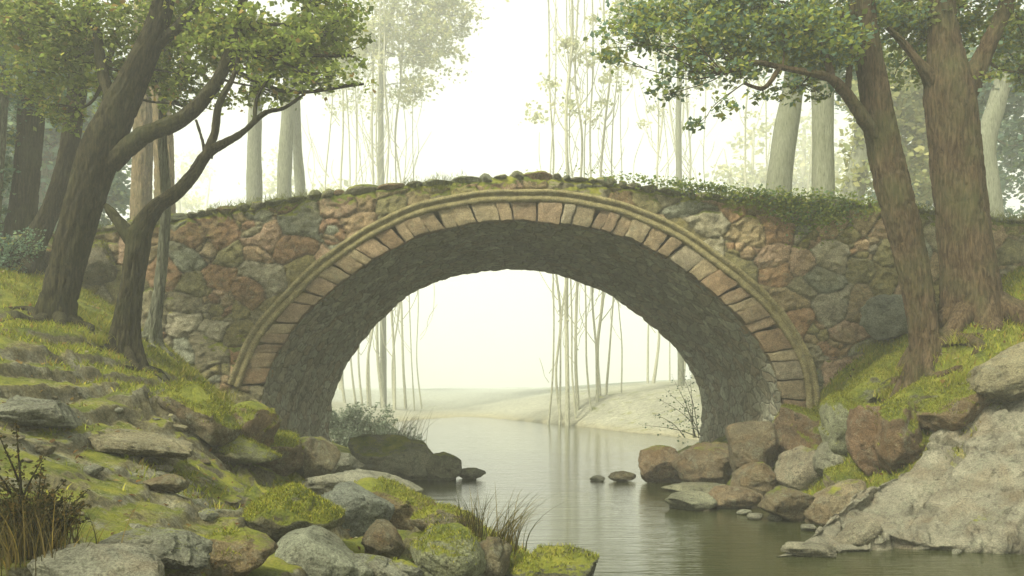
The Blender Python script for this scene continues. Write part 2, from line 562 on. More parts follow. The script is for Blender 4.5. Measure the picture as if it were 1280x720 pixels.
def inside(poly, X, Z):
    r = np.zeros(X.shape, bool)
    n = len(poly)
    for i in range(n):
        x1, z1 = poly[i]; x2, z2 = poly[(i + 1) % n]
        c = ((z1 > Z) != (z2 > Z))
        with np.errstate(divide='ignore', invalid='ignore'):
            xi = (x2 - x1) * (Z - z1) / (z2 - z1) + x1
        r ^= c & (X < xi)
    return r


def stones(X, Z, size, seed, warp=0.12):
    """irregular polygonal stones: returns cell id, edge distance (F2-F1)"""
    p3 = np.stack([X, np.zeros_like(X), Z], -1)
    Xw = (X + warp * vnoise(p3 * 2.2, seed + 50)) / size
    Zw = (Z + warp * vnoise(p3 * 2.2, seed + 60)) / (size * 0.85)
    ix, iz = np.floor(Xw), np.floor(Zw)
    f1 = np.full(X.shape, 9.0); f2 = f1.copy(); cid = np.zeros(X.shape)
    for a in (-1, 0, 1):
        for b in (-1, 0, 1):
            jx, jz = ix + a, iz + b
            o = jx * 0
            cx = jx + 0.5 + 0.42 * (2 * _hash(jx, jz, o, seed) - 1)
            cz = jz + 0.5 + 0.42 * (2 * _hash(jx, jz, o, seed + 1) - 1)
            wgt = 0.75 + 0.5 * _hash(jx, jz, o, seed + 3)
            d = np.hypot(Xw - cx, Zw - cz) * wgt
            idn = _hash(jx, jz, o, seed + 2)
            new = d < f1
            f2 = np.where(new, f1, np.minimum(f2, d))
            cid = np.where(new, idn, cid)
            f1 = np.where(new, d, f1)
    return cid, (f2 - f1) * size


PAL = np.array([(0.29, 0.185, 0.11), (0.28, 0.22, 0.13), (0.22, 0.20, 0.12), (0.31, 0.22, 0.14), (0.26, 0.24, 0.16), (0.25, 0.16, 0.085), (0.18, 0.165, 0.075), (0.30, 0.22, 0.125), (0.22, 0.23, 0.16), (0.26, 0.205, 0.11), (0.2, 0.175, 0.07)])


def make_face(name, Y, sgn, hole, step, seed):
    xs = np.arange(-11.5, 12.5, step)
    nz = int(6.4 / step)
    X = np.repeat(xs[:, None], nz, 1)
    tz = top_z(xs) + 0.03 * fbm(np.stack([xs * 3, xs * 0, xs * 0], 1), 71)
    v = np.linspace(0, 1, nz)
    zb = -0.5
    Z = zb + v[None, :] * (tz[:, None] - zb)
    cid, e = stones(X, Z, 0.50, seed, 0.10)
    cid2, e2 = stones(X, Z, 0.20, seed + 9, 0.06)
    # some cells broken into small stones
    big = cid > 0.18
    P0 = np.stack([X, X * 0, Z], -1)
    e = e + 0.016 * fbm(P0 * 9, seed + 77, 3)
    e = np.where(big, e, np.minimum(e, e2)); cid = np.where(big, cid, cid2)
    P = np.stack([X, np.full_like(X, Y), Z], -1)
    n = fbm(P * 5, seed + 4, 4); nf = fbm(P * 16, seed + 5, 3)
    dome = sstep(0.0, 0.05, e + 0.012 * nf)
    h = dome * (0.035 + 0.035 * (np.mod(cid * 17.3, 1) - 0.3) + 0.012 * np.clip(e, 0, 0.2) / 0.2) + 0.016 * n + 0.018 * nf + dome * facets(X, Z, 0.17, seed + 90, 0.24)
    edge = np.abs(tz[:, None] - Z)
    h = h - 0.10 * sstep(0.12, 0.0, edge)
    P[..., 1] = Y - sgn * h
    ci = PAL[np.minimum((cid * len(PAL)).astype(int), len(PAL) - 1)]
    tint = 0.85 + 0.4 * np.mod(cid * 91.7, 1)
    c = ci * tint[..., None]
    blot = sstep(0.0, 0.45, fbm(P * 1.6, seed + 12, 4))[..., None]
    c = c * (1 - 0.4 * blot) + np.array([0.19, 0.165, 0.08]) * 0.4 * blot
    c = c * (1 + 0.35 * fbm(P * 7, seed + 13, 4))[..., None]
    mort = sstep(0.03, 0.0, e + 0.014 * nf)[..., None] * 0.7
    c = c * (1 - mort) + np.array([0.075, 0.066, 0.035]) * mort
    mo = 0.1 + 0.85 * sstep(0.55, 0.0, edge + 0.12 * n) + 0.65 * sstep(0.25, 0.6, fbm(P * [0.9, 0, 0.9], seed + 8, 3))
    mo = mo + 0.6 * sstep(4.0, 4.8, X) * sstep(6.2, 5.8, X) * sstep(1.0, 0.3, edge + 0.25 * n)
    faces = grid_faces(len(xs), nz)
    keep = ~inside(hole, X, Z).ravel()
    k = keep[faces].sum(1) >= 1
    faces = faces[k]
    if sgn < 0: faces = faces[:, ::-1]
    return mesh_obj(name, P.reshape(-1, 3), faces, M_WALL, bridge, np.c_[c.reshape(-1, 3), np.clip(mo, -1, 1.2).ravel()])


def offset(poly, d):
    t = np.gradient(poly, axis=0)
    t /= np.linalg.norm(t, axis=1)[:, None]
    return poly + np.c_[-t[:, 1], t[:, 0]] * d     # left of travel = outward (travel left foot -> crown -> right foot)


hole = np.vstack([intra[(intra[:, 1] < outer[0, 1]) & (intra[:, 0] < 0)], offset(outer, -0.13), intra[(intra[:, 1] < outer[-1, 1]) & (intra[:, 0] > 0)]])
make_face('front_wall', YF, 1, hole, 0.025, 100)
make_face('back_wall', YB, -1, offset(back, 0.22), 0.08, 200)
rb = np.array([[q + n_ * a_ for a_ in (-0.01, 0.1, 0.2, 0.35)] for q, n_ in zip(back, offset(back, 1.0) - back)])
RV = np.stack([rb[..., 0], np.full(rb.shape[:2], YB + 0.04), rb[..., 1]], -1)
RV[:, 0, 1] = YB - 0.1
RV[:, 3, 1] = YB + 0.0
mesh_obj('back_arch_ring', RV.reshape(-1, 3), grid_faces(260, 4)[:, ::-1], M_DRESSED, bridge, np.tile([0.17, 0.15, 0.09], (260 * 4, 1)))

# vault: loft from the front opening to the back opening
nd = 70
tt = np.linspace(0, 1, nd)
A3 = np.c_[intra[:, 0], np.full(260, YF - 0.02), intra[:, 1]]
B3 = np.c_[back[:, 0], np.full(260, YB + 0.02), back[:, 1]]
V = A3[:, None] * (1 - tt)[None, :, None] + B3[:, None] * tt[None, :, None]
arc = np.arange(260)[:, None] * 0.055 * np.ones((1, nd))
dep = V[..., 1]
cid, e = stones(arc, dep * 0.6, 0.26, 300, 0.06)
hh = sstep(0, 0.07, e) * 0.025 + 0.03 * fbm(V * 2.5, 301, 3) + 0.015 * fbm(V * 9, 302, 3)
tg = np.gradient(V, axis=0); nrm = np.stack([tg[..., 2], 0 * tg[..., 0], -tg[..., 0]], -1)
nrm /= np.linalg.norm(nrm, axis=-1)[..., None]
V = V + nrm * hh[..., None]
mesh_obj('vault', V.reshape(-1, 3), grid_faces(260, nd)[:, ::-1], M_VAULT, bridge)

# road deck
xs = np.linspace(-11.5, 12.5, 200)
D = np.stack([np.stack([xs, np.full_like(xs, yy), top_z(xs) - 0.05 + 0.05 * fbm(np.c_[xs * 2, xs * 0 + yy, xs * 0], 400)], 1) for yy in np.linspace(YF + 0.02, YB - 0.02, 30)], 1)
mesh_obj('roadway', D.reshape(-1, 3), grid_faces(200, 30), M_WALL, bridge, np.tile([0.16, 0.13, 0.08, 0.5], (200 * 30, 1)))


def rounded_block(nu, nv, nw, r=0.18):
    """unit block [-1,1]^3 with rounded edges, returned as verts + quads"""
    V, Fq, base = [], [], 0
    for ax in range(3):
        for s in (-1, 1):
            n = [(nv, nw), (nu, nw), (nu, nv)][ax]
            a, b = np.meshgrid(np.linspace(-1, 1, n[0]), np.linspace(-1, 1, n[1]), indexing='ij')
            p = np.zeros(a.shape + (3,))
            o = [i for i in range(3) if i != ax]
            p[..., ax] = s; p[..., o[0]] = a; p[..., o[1]] = b
            f = grid_faces(*n)
            if (s > 0) == (ax == 1): f = f[:, ::-1]
            V.append(p.reshape(-1, 3)); Fq.append(f + base); base += a.size
    V = np.vstack(V)
    q = np.clip(V, -(1 - r), 1 - r)
    d = V - q
    l = np.linalg.norm(d, axis=1)[:, None]
    m = np.abs(d).max(1)[:, None]
    V = q + np.where(l > 0, d / np.maximum(l, 1e-9) * m, 0)
    return V, np.vstack(Fq)


# voussoirs
lo_i, lo_o = 0, 0
vo_out = offset(outer, -0.17)
# part of the intrados facing the outer line
i0 = np.argmin(np.abs(intra[:130, 1] - outer[0, 1])); i1 = 130 + np.argmin(np.abs(intra[130:, 1] - outer[-1, 1]))
inn = resample(intra[i0:i1 + 1], 200)
inn = resample(np.array(inn), 200)


def arc_pt(poly, s):
    u = s * (len(poly) - 1)
    return np.stack([np.interp(u, np.arange(len(poly)), poly[:, 0]), np.interp(u, np.arange(len(poly)), poly[:, 1])], -1)


BV, BF = rounded_block(9, 9, 6, 0.16)
s = 0.0
k = 0
VPAL = [(0.27, 0.205, 0.12), (0.28, 0.225, 0.13), (0.25, 0.19, 0.11), (0.27, 0.22, 0.13), (0.26, 0.19, 0.115), (0.25, 0.215, 0.14), (0.23, 0.16, 0.09)]
while s < 1:
    w = random.choice([0.016, 0.019, 0.024, 0.029, 0.035])
    if s + w > 0.99: w = 1 - s
    u = BV[:, 0] * 0.5 + 0.5; v = BV[:, 1] * 0.5 + 0.5
    skew = random.uniform(-0.004, 0.004)
    g = 0.0005
    su = s + g + (w - 2 * g) * u
    a = arc_pt(inn, np.clip(su, 0, 1)); b = arc_pt(vo_out, np.clip(su + skew, 0, 1))
    vin = random.uniform(-0.03, 0.02)
    p2 = a + (b - a) * (vin + v * (1.0 - vin))[:, None]
    pr = random.uniform(0.05, 0.10)
    Y = YF - pr + (BV[:, 2] * 0.5 + 0.5) * 0.5
    P = np.c_[p2[:, 0], Y, p2[:, 1]]
    P += 0.022 * np.stack([fbm(P * 5 + 9, 500 + i, 3) for i in range(3)], 1) + 0.010 * np.stack([fbm(P * 18, 510 + i, 2) for i in range(3)], 1)
    c = np.array(random.choice(VPAL)) * random.uniform(0.85, 1.2)
    mesh_obj('voussoir', P, BF, M_DRESSED, bridge, np.tile(c, (len(P), 1)))
    s += w; k += 1

# moulding over the voussoirs: double ridge
prof = np.array([(-0.175, -0.30), (-0.175, 0.06), (-0.165, 0.105), (-0.14, 0.12), (-0.095, 0.12), (-0.08, 0.10), (-0.065, 0.075), (-0.05, 0.10), (-0.03, 0.145), (0.0, 0.15), (0.025, 0.14), (0.035, 0.10), (0.035, -0.30)])
oo = outer
t = np.gradient(oo, axis=0); t /= np.linalg.norm(t, axis=1)[:, None]; nn = np.c_[-t[:, 1], t[:, 0]]
V = []
for i in range(200):
    w_ = 0.004 * math.sin(i * 0.37 + 1)
    for (a, b) in prof:
        q = oo[i] + nn[i] * (a + w_)
        V.append((q[0], YF - b - w_ * 0.5 + (0.022 if i % 11 == 5 and b > 0 else 0.0), q[1]))
V = np.array(V)
V += 0.008 * np.stack([fbm(V * 7, 520 + i, 3) for i in range(3)], 1)
mesh_obj('arch_moulding', V, grid_faces(200, len(prof)), M_DRESSED, bridge, np.tile([0.29, 0.25, 0.12], (len(V), 1)))


# rocks -------------------------------------------------------------
def ico(sub):
    import bmesh
    bm = bmesh.new()
    bmesh.ops.create_icosphere(bm, subdivisions=sub, radius=1)
    v = np.array([a.co[:] for a in bm.verts]); f = np.array([[q.index for q in a.verts] for a in bm.faces])
    bm.free()
    return v, f


ICO = {s_: ico(s_) for s_ in (3, 4, 5, 6)}


def rock_mesh(hw, hd, hh, seed, sub=5, cuts=9, rough=0.10, flat=0.0):
    v, f = ICO[sub]
    rg = np.random.default_rng(seed)
    p = v.copy()
    for _ in range(cuts):
        nrm = rg.normal(size=3); nrm /= np.linalg.norm(nrm)
        d = rg.uniform(0.55, 0.85)
        over = p @ nrm - d
        p = p - nrm[None] * np.where(over > 0, over * 0.88, 0)[:, None]
    p /= np.abs(p).max(0)[None]
    r = np.array([hw, hd, hh])
    m = min(r)
    n = v
    lay = np.sin((p[:, 2] * hh * 26 + p[:, 0] * hw * 6 * rg.uniform(-1, 1) + 4 * fbm(p * r * 1.5 + seed, seed, 3)))
    q_ = p * r
    q_ = q_ + 0.06 * np.stack([fbm(q_ * 3 + seed, seed + 30 + i_, 3) for i_ in range(3)], 1)
    fc = facets(q_[:, 0] + 0.5 * q_[:, 2], q_[:, 2] * 1.5 - q_[:, 1], max(m * 0.9, 0.06), seed + 40, 0.28) / max(m, 0.04)
    disp = rough * fbm(p * 1.7 + seed * 3.1, seed, 5, 0.55) + 0.05 * fbm(p * r / max(m, .05) * 2.4 + seed, seed + 3, 5, 0.6) + 0.010 * lay + 0.35 * fc
    p = p + n * disp[:, None]
    return p * r[None], f


_YS = np.linspace(3.5, 30, 700)


def hit(px, py, lo=0.0):
    xs_ = (px - PX) / F * _YS
    zs_ = HC + (PY - py) / F * _YS
    t_ = np.maximum(terrain(xs_, _YS), lo)
    k_ = np.where(zs_ <= t_)[0]
    return float(_YS[k_[0]]) if len(k_) else None


def rock(cx, cy, w, h, Y, label, col=(0.2, 0.2, 0.15), moss=0.0, rust=0.2, dfac=1.0, tilt=0.0, rotz=None, cat='rock', sub=5, cuts=9, seed=None, group=None, name='rock', rough=0.10):
    if Y < 14.5 or Y > 15.5:
        Yh = hit(cx, min(cy + 0.42 * h, 735))
        if Yh is not None:
            if abs(Yh - Y) > 1.2: print('rock', label, Y, '->', round(Yh, 2))
            Y = Yh + 0.35 * (w / 2 * 0.6 + h / 2 * 0.5) * dfac / F * Yh
    c = W(cx, cy, Y)
    hw, hh = w / 2 / F * Y, h / 2 / F * Y
    hd = (hw * 0.6 + hh * 0.5) * dfac
    seed = seed if seed is not None else int(cx * 7 + cy)
    p, f = rock_mesh(hw, hd, hh, seed, sub, cuts, rough)
    ct, st = math.cos(tilt), math.sin(tilt)
    p = np.c_[p[:, 0] * ct + p[:, 2] * st, p[:, 1], -p[:, 0] * st + p[:, 2] * ct]
    o = mesh_obj(name, p, f, M_ROCK)
    o.location = c
    cv = np.array(col) * 0.55 + np.array((0.135, 0.135, 0.085)) * 0.45
    o.color = (*[float(q) for q in cv], 1)
    o['moss'] = float(moss + 0.14)
    o['rust'] = float(rust * 0.6)
    tag(o, label, cat, group)
    return o


# coping stones along the parapet, parts of the bridge
xc = -9.6
k = 0
while xc < 10.6:
    w = random.choice([0.16, 0.24, 0.3, 0.38, 0.5, 0.6])
    zc = float(top_z(xc + w / 2))
    hh_ = random.uniform(0.045, 0.12)
    p, f = rock_mesh(w * 0.56, 0.26, hh_, 900 + k, 4, 6, 0.14)
    sl = float((top_z(xc + w) - top_z(xc)) / w)
    P = p + np.array([xc + w / 2, YF + 0.14, zc - 0.015])
    P[:, 2] += (P[:, 0] - xc - w / 2) * sl
    c = np.array(random.choice([(0.17, 0.18, 0.12), (0.2, 0.19, 0.12), (0.15, 0.15, 0.09), (0.2, 0.14, 0.08)]))
    mesh_obj('coping_stone', P, f, M_WALL, bridge, np.tile([*c, random.uniform(0.15, 0.6)], (len(P), 1)))
    xc += w * 0.97; k += 1
print('coping', k)


# ------------------------------------------------------------------ blades, leaves, tubes
def blades(pts, length, width, lean, colfn, acc, seg=3, dirs=None, droop=0.5):
    """curved grass blades; pts (n,3)"""
    n = len(pts)
    L = length * RNG.uniform(0.6, 1.25, n) if np.isscalar(length) else length
    ang = RNG.uniform(0, 2 * np.pi, n)
    d = np.c_[np.cos(ang), np.sin(ang), np.zeros(n)]
    if dirs is not None: d = dirs
    side = np.c_[-d[:, 1], d[:, 0], np.zeros(n)]
    # blades face the viewer's half-plane at random
    a2 = RNG.uniform(0, np.pi, n)
    side = np.c_[np.cos(a2), np.sin(a2), np.zeros(n)]
    ln = lean * RNG.uniform(0.3, 1.3, n)
    rows = []
    for k in range(seg + 1):
        t_ = k / seg
        c = pts + d * (L * ln * (t_ ** (1 + droop)))[:, None] + np.array([0, 0, 1]) * (L * t_ * np.sqrt(np.clip(1 - (ln * t_) ** 2 * 0.5, 0.15, 1)))[:, None]
        w = width * (1 - t_) ** 0.7 * 0.5 + 0.0004
        w = np.broadcast_to(w, (n,))
        rows.append(c - side * w[:, None]); rows.append(c + side * w[:, None])
    V = np.stack(rows, 1).reshape(-1, 3)
    b = np.arange(n)[:, None] * (2 * (seg + 1))
    fs = [np.concatenate([b + 2 * k, b + 2 * k + 1, b + 2 * k + 3, b + 2 * k + 2], 1) for k in range(seg)]
    c = colfn(n)
    acc.add(V, np.vstack(fs), np.repeat(c, 2 * (seg + 1), 0))


def tint(cols, probs=None, var=0.25):
    cols = np.array(cols)
    def fn(n):
        i = RNG.choice(len(cols), n, p=probs)
        return cols[i] * RNG.uniform(1 - var, 1 + var, (n, 1))
    return fn


def leaves(pts, size, colfn, acc, up=0.35):
    """pointed oval leaves folded on the midrib, 2 quads each"""
    n = len(pts)
    a = RNG.normal(size=(n, 3)); a[:, 2] *= 0.6; a /= np.linalg.norm(a, axis=1)[:, None]
    nn_ = RNG.normal(size=(n, 3)); nn_[:, 2] += up * 3
    b = np.cross(nn_, a); b /= np.linalg.norm(b, axis=1)[:, None]
    nz = np.cross(a, b)
    L = (size * RNG.uniform(0.45, 1.5, n))[:, None]
    wd = L * RNG.uniform(0.28, 0.42, n)[:, None]
    v0 = pts; v1 = pts + a * L * 0.45 + b * wd + nz * L * 0.08; v2 = pts + a * L; v3 = pts + a * L * 0.45 - b * wd + nz * L * 0.08
    V = np.stack([v0, v1, v2, v3], 1).reshape(-1, 3)
    i = np.arange(n)[:, None] * 4
    acc.add(V, np.concatenate([i, i + 1, i + 2, i + 3], 1), np.repeat(colfn(n), 4, 0))


def tube(path, sides=16, seed=0, step=0.06, bark=0.05, flare=0.0):
    """path: (k,4) x,y,z,r -> verts, faces"""
    P = np.asarray(path, float)
    L = np.linalg.norm(np.diff(P[:, :3], axis=0), axis=1).sum()
    n = max(4, int(L / step))
    Q = resample(P, n)
    c, r = Q[:, :3], np.maximum(Q[:, 3], 0.001)
    T = np.gradient(c, axis=0); T /= np.linalg.norm(T, axis=1)[:, None]
    u = np.cross(T[0], [0.3, 1, 0.1]); u /= np.linalg.norm(u)
    U = []
    for i in range(n):
        u = u - T[i] * (u @ T[i]); u /= np.linalg.norm(u); U.append(u)
    U = np.array(U); Vv = np.cross(T, U)
    a = np.linspace(0, 2 * np.pi, sides, endpoint=False)
    s_ = np.linspace(0, L, n)
    ca, sa = np.cos(a), np.sin(a)
    pn = np.stack([ca[None] * 1.8 + 0 * s_[:, None], sa[None] * 1.8 + 0 * s_[:, None], s_[:, None] * 0.9 + 0 * a[None]], -1)
    rr = r[:, None] * (1 + bark * 1.6 * fbm(pn + seed, seed, 3) + bark * fbm(pn * [3, 3, 0.7] + seed, seed + 7, 3))
    if flare > 0:
        fl = np.exp(-np.maximum(s_ - 0.25, 0) / 0.28)[:, None] * flare
        lobes = np.clip(np.cos(a * 3 + seed) + 0.7 * np.cos(a * 5 + seed * 2.3), -0.6, 2)[None]
        rr = rr * (1 + fl * (0.3 + 0.7 * lobes))
    if sides >= 24:
        fp = np.stack([ca[None] * 7 + 0.6 * np.sin(s_ * 2.1)[:, None], sa[None] * 7 + 0.6 * np.cos(s_ * 1.7)[:, None], s_[:, None] * 2.2 + 0 * a[None]], -1)
        fur = np.abs(fbm(fp + seed, seed + 11, 4))
        rr = rr - 0.030 * sstep(0.16, 0.0, fur) * np.minimum(1, r[:, None] / 0.12) + 0.012 * fbm(fp * [2, 2, 3], seed + 12, 3)
    V = c[:, None] + (U[:, None] * ca[None, :, None] + Vv[:, None] * sa[None, :, None]) * rr[..., None]
    V = V.transpose(1, 0, 2).reshape(-1, 3)          # u = angle, v = length
    return V, grid_faces(sides, n, True)


def limb(pts, z0=None):
    """pts: (px,py,Y,width px) -> (k,4)"""
    out = []
    for (a, b, Y, w) in pts:
        out.append([*W(a, b, Y), w / 2 / F * Y])
    return np.array(out)


def root_down(path, depth=0.3):
    """start the trunk on (slightly in) the real ground"""
    p = path.copy()
    x, y, z, r = p[0]
    g = zt(x, y)
    if g < z - 0.02:
        d = (p[1, :3] - p[0, :3]); d /= max(abs(d[2]), 1e-3)
        base = np.array([x - d[0] * (z - g) * 0.5, y, g - 0.1, r * 1.05])
        p = np.vstack([base, p])
    p = np.vstack([[p[0, 0], p[0, 1], min(g, p[0, 2]) - depth, p[0, 3] * 1.05], p])
    return p


def clump_points(c, rad, n, per=26, cr=0.13):
    """leaf positions in clumps within an ellipsoid"""
    k = max(1, n // per)
    q = RNG.normal(size=(k, 3)); q /= np.linalg.norm(q, axis=1)[:, None]
    q *= RNG.uniform(0.15, 1.0, (k, 1)) ** 0.6
    cc = c + q * rad
    r2 = cr * RNG.uniform(0.5, 1.5, k)
    i = RNG.integers(0, k, n)
    off = RNG.normal(size=(n, 3)) * r2[i][:, None] * [0.75, 0.75, 0.45]
    return cc[i] + off, cc


GREENS = [(0.16, 0.21, 0.04), (0.20, 0.26, 0.05), (0.26, 0.31, 0.07), (0.11, 0.15, 0.035), (0.34, 0.34, 0.08), (0.27, 0.19, 0.06)]
GPROB = [0.28, 0.27, 0.17, 0.15, 0.09, 0.04]
TEAL = [(0.12, 0.20, 0.13), (0.16, 0.24, 0.16), (0.10, 0.17, 0.12), (0.19, 0.26, 0.13)]
PALE_L = [(0.42, 0.44, 0.24), (0.36, 0.39, 0.22), (0.46, 0.45, 0.24)]  # far crowns: leaf colours washed out to imitate mist
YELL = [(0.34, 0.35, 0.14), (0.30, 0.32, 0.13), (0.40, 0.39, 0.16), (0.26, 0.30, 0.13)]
OLIVE = [(0.19, 0.23, 0.06), (0.24, 0.28, 0.07), (0.15, 0.19, 0.055), (0.30, 0.30, 0.09)]


def tree(label, group, trunk, branches=(), clusters=(), mat=None, leafcol=None, leaf=0.075, seed=0, flare=0.5, sides=72, bark=0.06, name='tree', dens=0.8, step=0.035, cr=0.12, cat='tree', twigs=True):
    tp = root_down(limb(trunk))
    g = zt(tp[0, 0], tp[0, 1])
    root = empty(name, (tp[0, 0], tp[0, 1], g), label, cat, group)
    V, f = tube(tp, sides, seed, step, bark, flare)
    mesh_obj('trunk', V, f, mat, root)
    if sides >= 72 and flare > 0:
        ra = random.Random(seed)
        r0 = tp[1, 3]
        for k_ in range(6):
            an = k_ * 1.05 + ra.uniform(-.3, .3); Lr = r0 * ra.uniform(2.2, 4.0)
            pp = []
            for t_ in (0.0, 0.3, 0.55, 0.8, 1.0):
                aa = an + 0.5 * t_ * ra.uniform(-1, 1)
                rx, ry = tp[1, 0] + math.cos(aa) * (r0 * 0.5 + Lr * t_), tp[1, 1] + math.sin(aa) * (r0 * 0.5 + Lr * t_)
                gz = zt(rx, ry)
                pp.append([rx, ry, min(gz, g + 0.25) + [0.16, 0.05, 0.01, -0.02, -0.07][[0.0, 0.3, 0.55, 0.8, 1.0].index(t_)] * (r0 / 0.25), r0 * (0.42 - 0.32 * t_)])
            Vr, fr_ = tube(np.array(pp), 12, seed + k_, 0.05, 0.10)
            mesh_obj('root', Vr, fr_, mat, root)
    paths = [tp]
    for bi, b in enumerate(branches):
        bp = limb(b)
        V, f = tube(bp, max(8, sides // 3), seed + 3 + bi, step, bark, 0)
        mesh_obj('branch', V, f, mat, root)
        paths.append(bp)
    if clusters:
        allp = np.vstack([resample(p, 40)[8 if i == 0 else 5:] for i, p in enumerate(paths)])
        lv = Acc(); tw = Acc()
        colfn = leafcol or tint(GREENS, GPROB)
        for (a, b, Y, rx, ry, n) in clusters:
            c = W(a, b, Y)
            rad = np.array([rx / F * Y, (rx + ry) / 2 / F * Y * 0.9, ry / F * Y])
            pts, cc = clump_points(c, rad, int(n * dens), cr=cr)
            leaves(pts, leaf, colfn, lv)
            if twigs:
                sel = cc[:: max(1, len(cc) // 7)]
                j = np.argmin(np.linalg.norm(allp[:, :3] - c, axis=1) + 0.4 * np.clip(allp[:, 2] - c[2], 0, 9))
                s0 = allp[j]
                r0 = min(s0[3] * 0.5, 0.012 + 0.014 * np.linalg.norm(c - s0[:3]))
                mid = (s0[:3] + c) / 2 + RNG.normal(size=3) * 0.08 * np.linalg.norm(c - s0[:3])
                mp_ = np.array([[*s0[:3], r0], [*mid, r0 * 0.7], [*c, r0 * 0.4]])
                V, f = tube(mp_, 7, seed, 0.08, 0.1)
                tw.add(V, f)
                for q in sel:
                    m2 = (c + q) / 2 + RNG.normal(size=3) * 0.06
                    V, f = tube(np.array([[*(mid * 0.4 + c * 0.6), r0 * 0.45], [*m2, r0 * 0.3], [*q, 0.003]]), 5, seed, 0.1, 0.1)
                    tw.add(V, f)
        if tw.n:
            tw.build('twigs', mat, root)
        lv.build('crown', M_LEAF, root, False)
    return root


# ---------------- near left trees
tree('thick dark leaning tree with a long arched limb, left of the bridge', 'trees on the near banks',
     [(68, 408, 12, 41.6), (82, 340, 12, 40.0), (103, 260, 12, 44.8), (125, 190, 12, 49.6), (152, 130, 12, 40.0), (178, 75, 12, 33.6), (200, 20, 12, 27.2), (215, -60, 12, 20.8), (225, -150, 12.2, 11.2)],
     [[(138, 205, 11.95, 26), (175, 172, 11.9, 23), (225, 150, 11.8, 19), (262, 115, 11.8, 17), (284, 75, 11.7, 15), (298, 30, 11.7, 13), (310, -40, 11.6, 9)],
      [(120, 190, 12, 30), (140, 135, 12.2, 18), (128, 90, 12.4, 14), (120, 30, 12.5, 10)],
      [(188, 60, 12, 22), (205, 110, 12.4, 6), (200, 85, 12.6, 5)][:1] + [(215, 40, 12, 14), (250, 0, 12, 12), (270, -60, 12, 8)]],
     [(300, 35, 11.8, 60, 35, 1700), (350, 70, 11.8, 60, 32, 1300), (250, 30, 12.2, 70, 45, 2200), (190, 30, 12.5, 80, 45, 2600), (390, 95, 11.6, 40, 20, 420),
      (330, 110, 11.8, 40, 20, 450), (235, 95, 12.3, 45, 25, 600), (100, 40, 12.6, 80, 45, 2600), (140, 90, 12.7, 50, 25, 800), (400, 40, 12, 55, 30, 900), (440, 70, 11.9, 22, 14, 120),
      (300, -30, 12, 120, 30, 900), (160, -40, 12, 150, 40, 900), (400, 5, 12.2, 60, 25, 900), (455, 105, 11.8, 14, 6, 40), (280, 125, 12, 25, 12, 120), (60, 80, 13, 90, 45, 3000), (200, 100, 13, 60, 28, 1300), (320, 60, 12.6, 90, 40, 2600), (30, 10, 12.6, 90, 50, 3000), (410, 20, 12.8, 50, 35, 900), (370, 60, 12.2, 60, 30, 1300), (230, 130, 12.6, 30, 16, 260), (85, 140, 13.2, 40, 26, 600), (430, 50, 12.4, 30, 20, 260)],
     M_BARK, seed=3)
tree('forked tree with a thin bare branch reaching over the bridge', 'trees on the near banks',
     [(154, 446, 11.5, 36.1), (158, 400, 11.5, 31.2), (166, 350, 11.5, 27.9), (172, 310, 11.5, 29.5), (178, 284, 11.5, 26.2), (196, 258, 11.5, 19.7), (222, 240, 11.5, 16.4), (244, 215, 11.5, 14.8), (262, 190, 11.5, 12.3), (300, 168, 11.4, 7.4), (330, 142, 11.4, 5.7), (355, 135, 11.4, 4.1), (380, 118, 11.4, 2.5)],
     [[(170, 305, 11.5, 22), (152, 282, 11.5, 16), (140, 266, 11.5, 12), (132, 256, 11.5, 7)],
      [(258, 196, 11.5, 14), (268, 165, 11.5, 10), (274, 130, 11.5, 9), (292, 95, 11.5, 6), (300, 60, 11.5, 4)],
      [(318, 150, 11.4, 5), (322, 120, 11.4, 4), (338, 95, 11.4, 3)],
      [(240, 220, 11.5, 8), (255, 190, 11.6, 4), (245, 150, 11.7, 3)]],
     [(330, 90, 11.4, 26, 14, 130), (378, 112, 11.4, 18, 8, 60), (300, 60, 11.5, 40, 16, 260), (345, 135, 11.4, 14, 6, 30)], M_BARK, seed=9, leaf=0.065)
tree('slender mossy stem standing close against the bridge wall', 'trees on the near banks',
     [(190, 425, 13.5, 20), (198, 370, 13.5, 14), (205, 300, 13.5, 13), (207, 240, 13.5, 12), (203, 170, 13.5, 11), (206, 100, 13.5, 10), (215, 10, 13.5, 8)], [], [(215, 60, 13.5, 40, 30, 500)], M_BARK_G, seed=12)
# far-left row
tree('dark straight trunk behind the leaning tree at the left edge', 'dim trees left of the bridge',
     [(20, 330, 15.5, 40), (30, 250, 15.5, 32), (38, 160, 15.5, 32), (40, 80, 15.5, 30), (38, -40, 15.5, 26)],
     [[(38, 120, 15.5, 14), (70, 80, 15.4, 10), (95, 30, 15.2, 7)]], [(30, 60, 15.3, 80, 60, 2600), (10, 170, 15.6, 40, 35, 600), (60, 130, 15.4, 45, 28, 700), (-20, 0, 15.5, 90, 60, 1200)], M_BARK, tint(TEAL + OLIVE), seed=21, leaf=0.085)
tree('curved dark trunk sweeping right between two dim trees', 'dim trees left of the bridge',
     [(35, 318, 14.6, 34), (58, 275, 14.6, 24), (78, 220, 14.6, 22), (92, 150, 14.6, 22), (98, 95, 14.6, 22), (104, 20, 14.6, 18), (108, -60, 14.6, 12)],
     [[(97, 110, 14.6, 12), (130, 90, 14.5, 9), (145, 40, 14.4, 7)]], [(95, 60, 14.5, 55, 40, 1400), (130, 120, 14.5, 26, 16, 260)], M_BARK, tint(OLIVE + GREENS[:3]), seed=22)
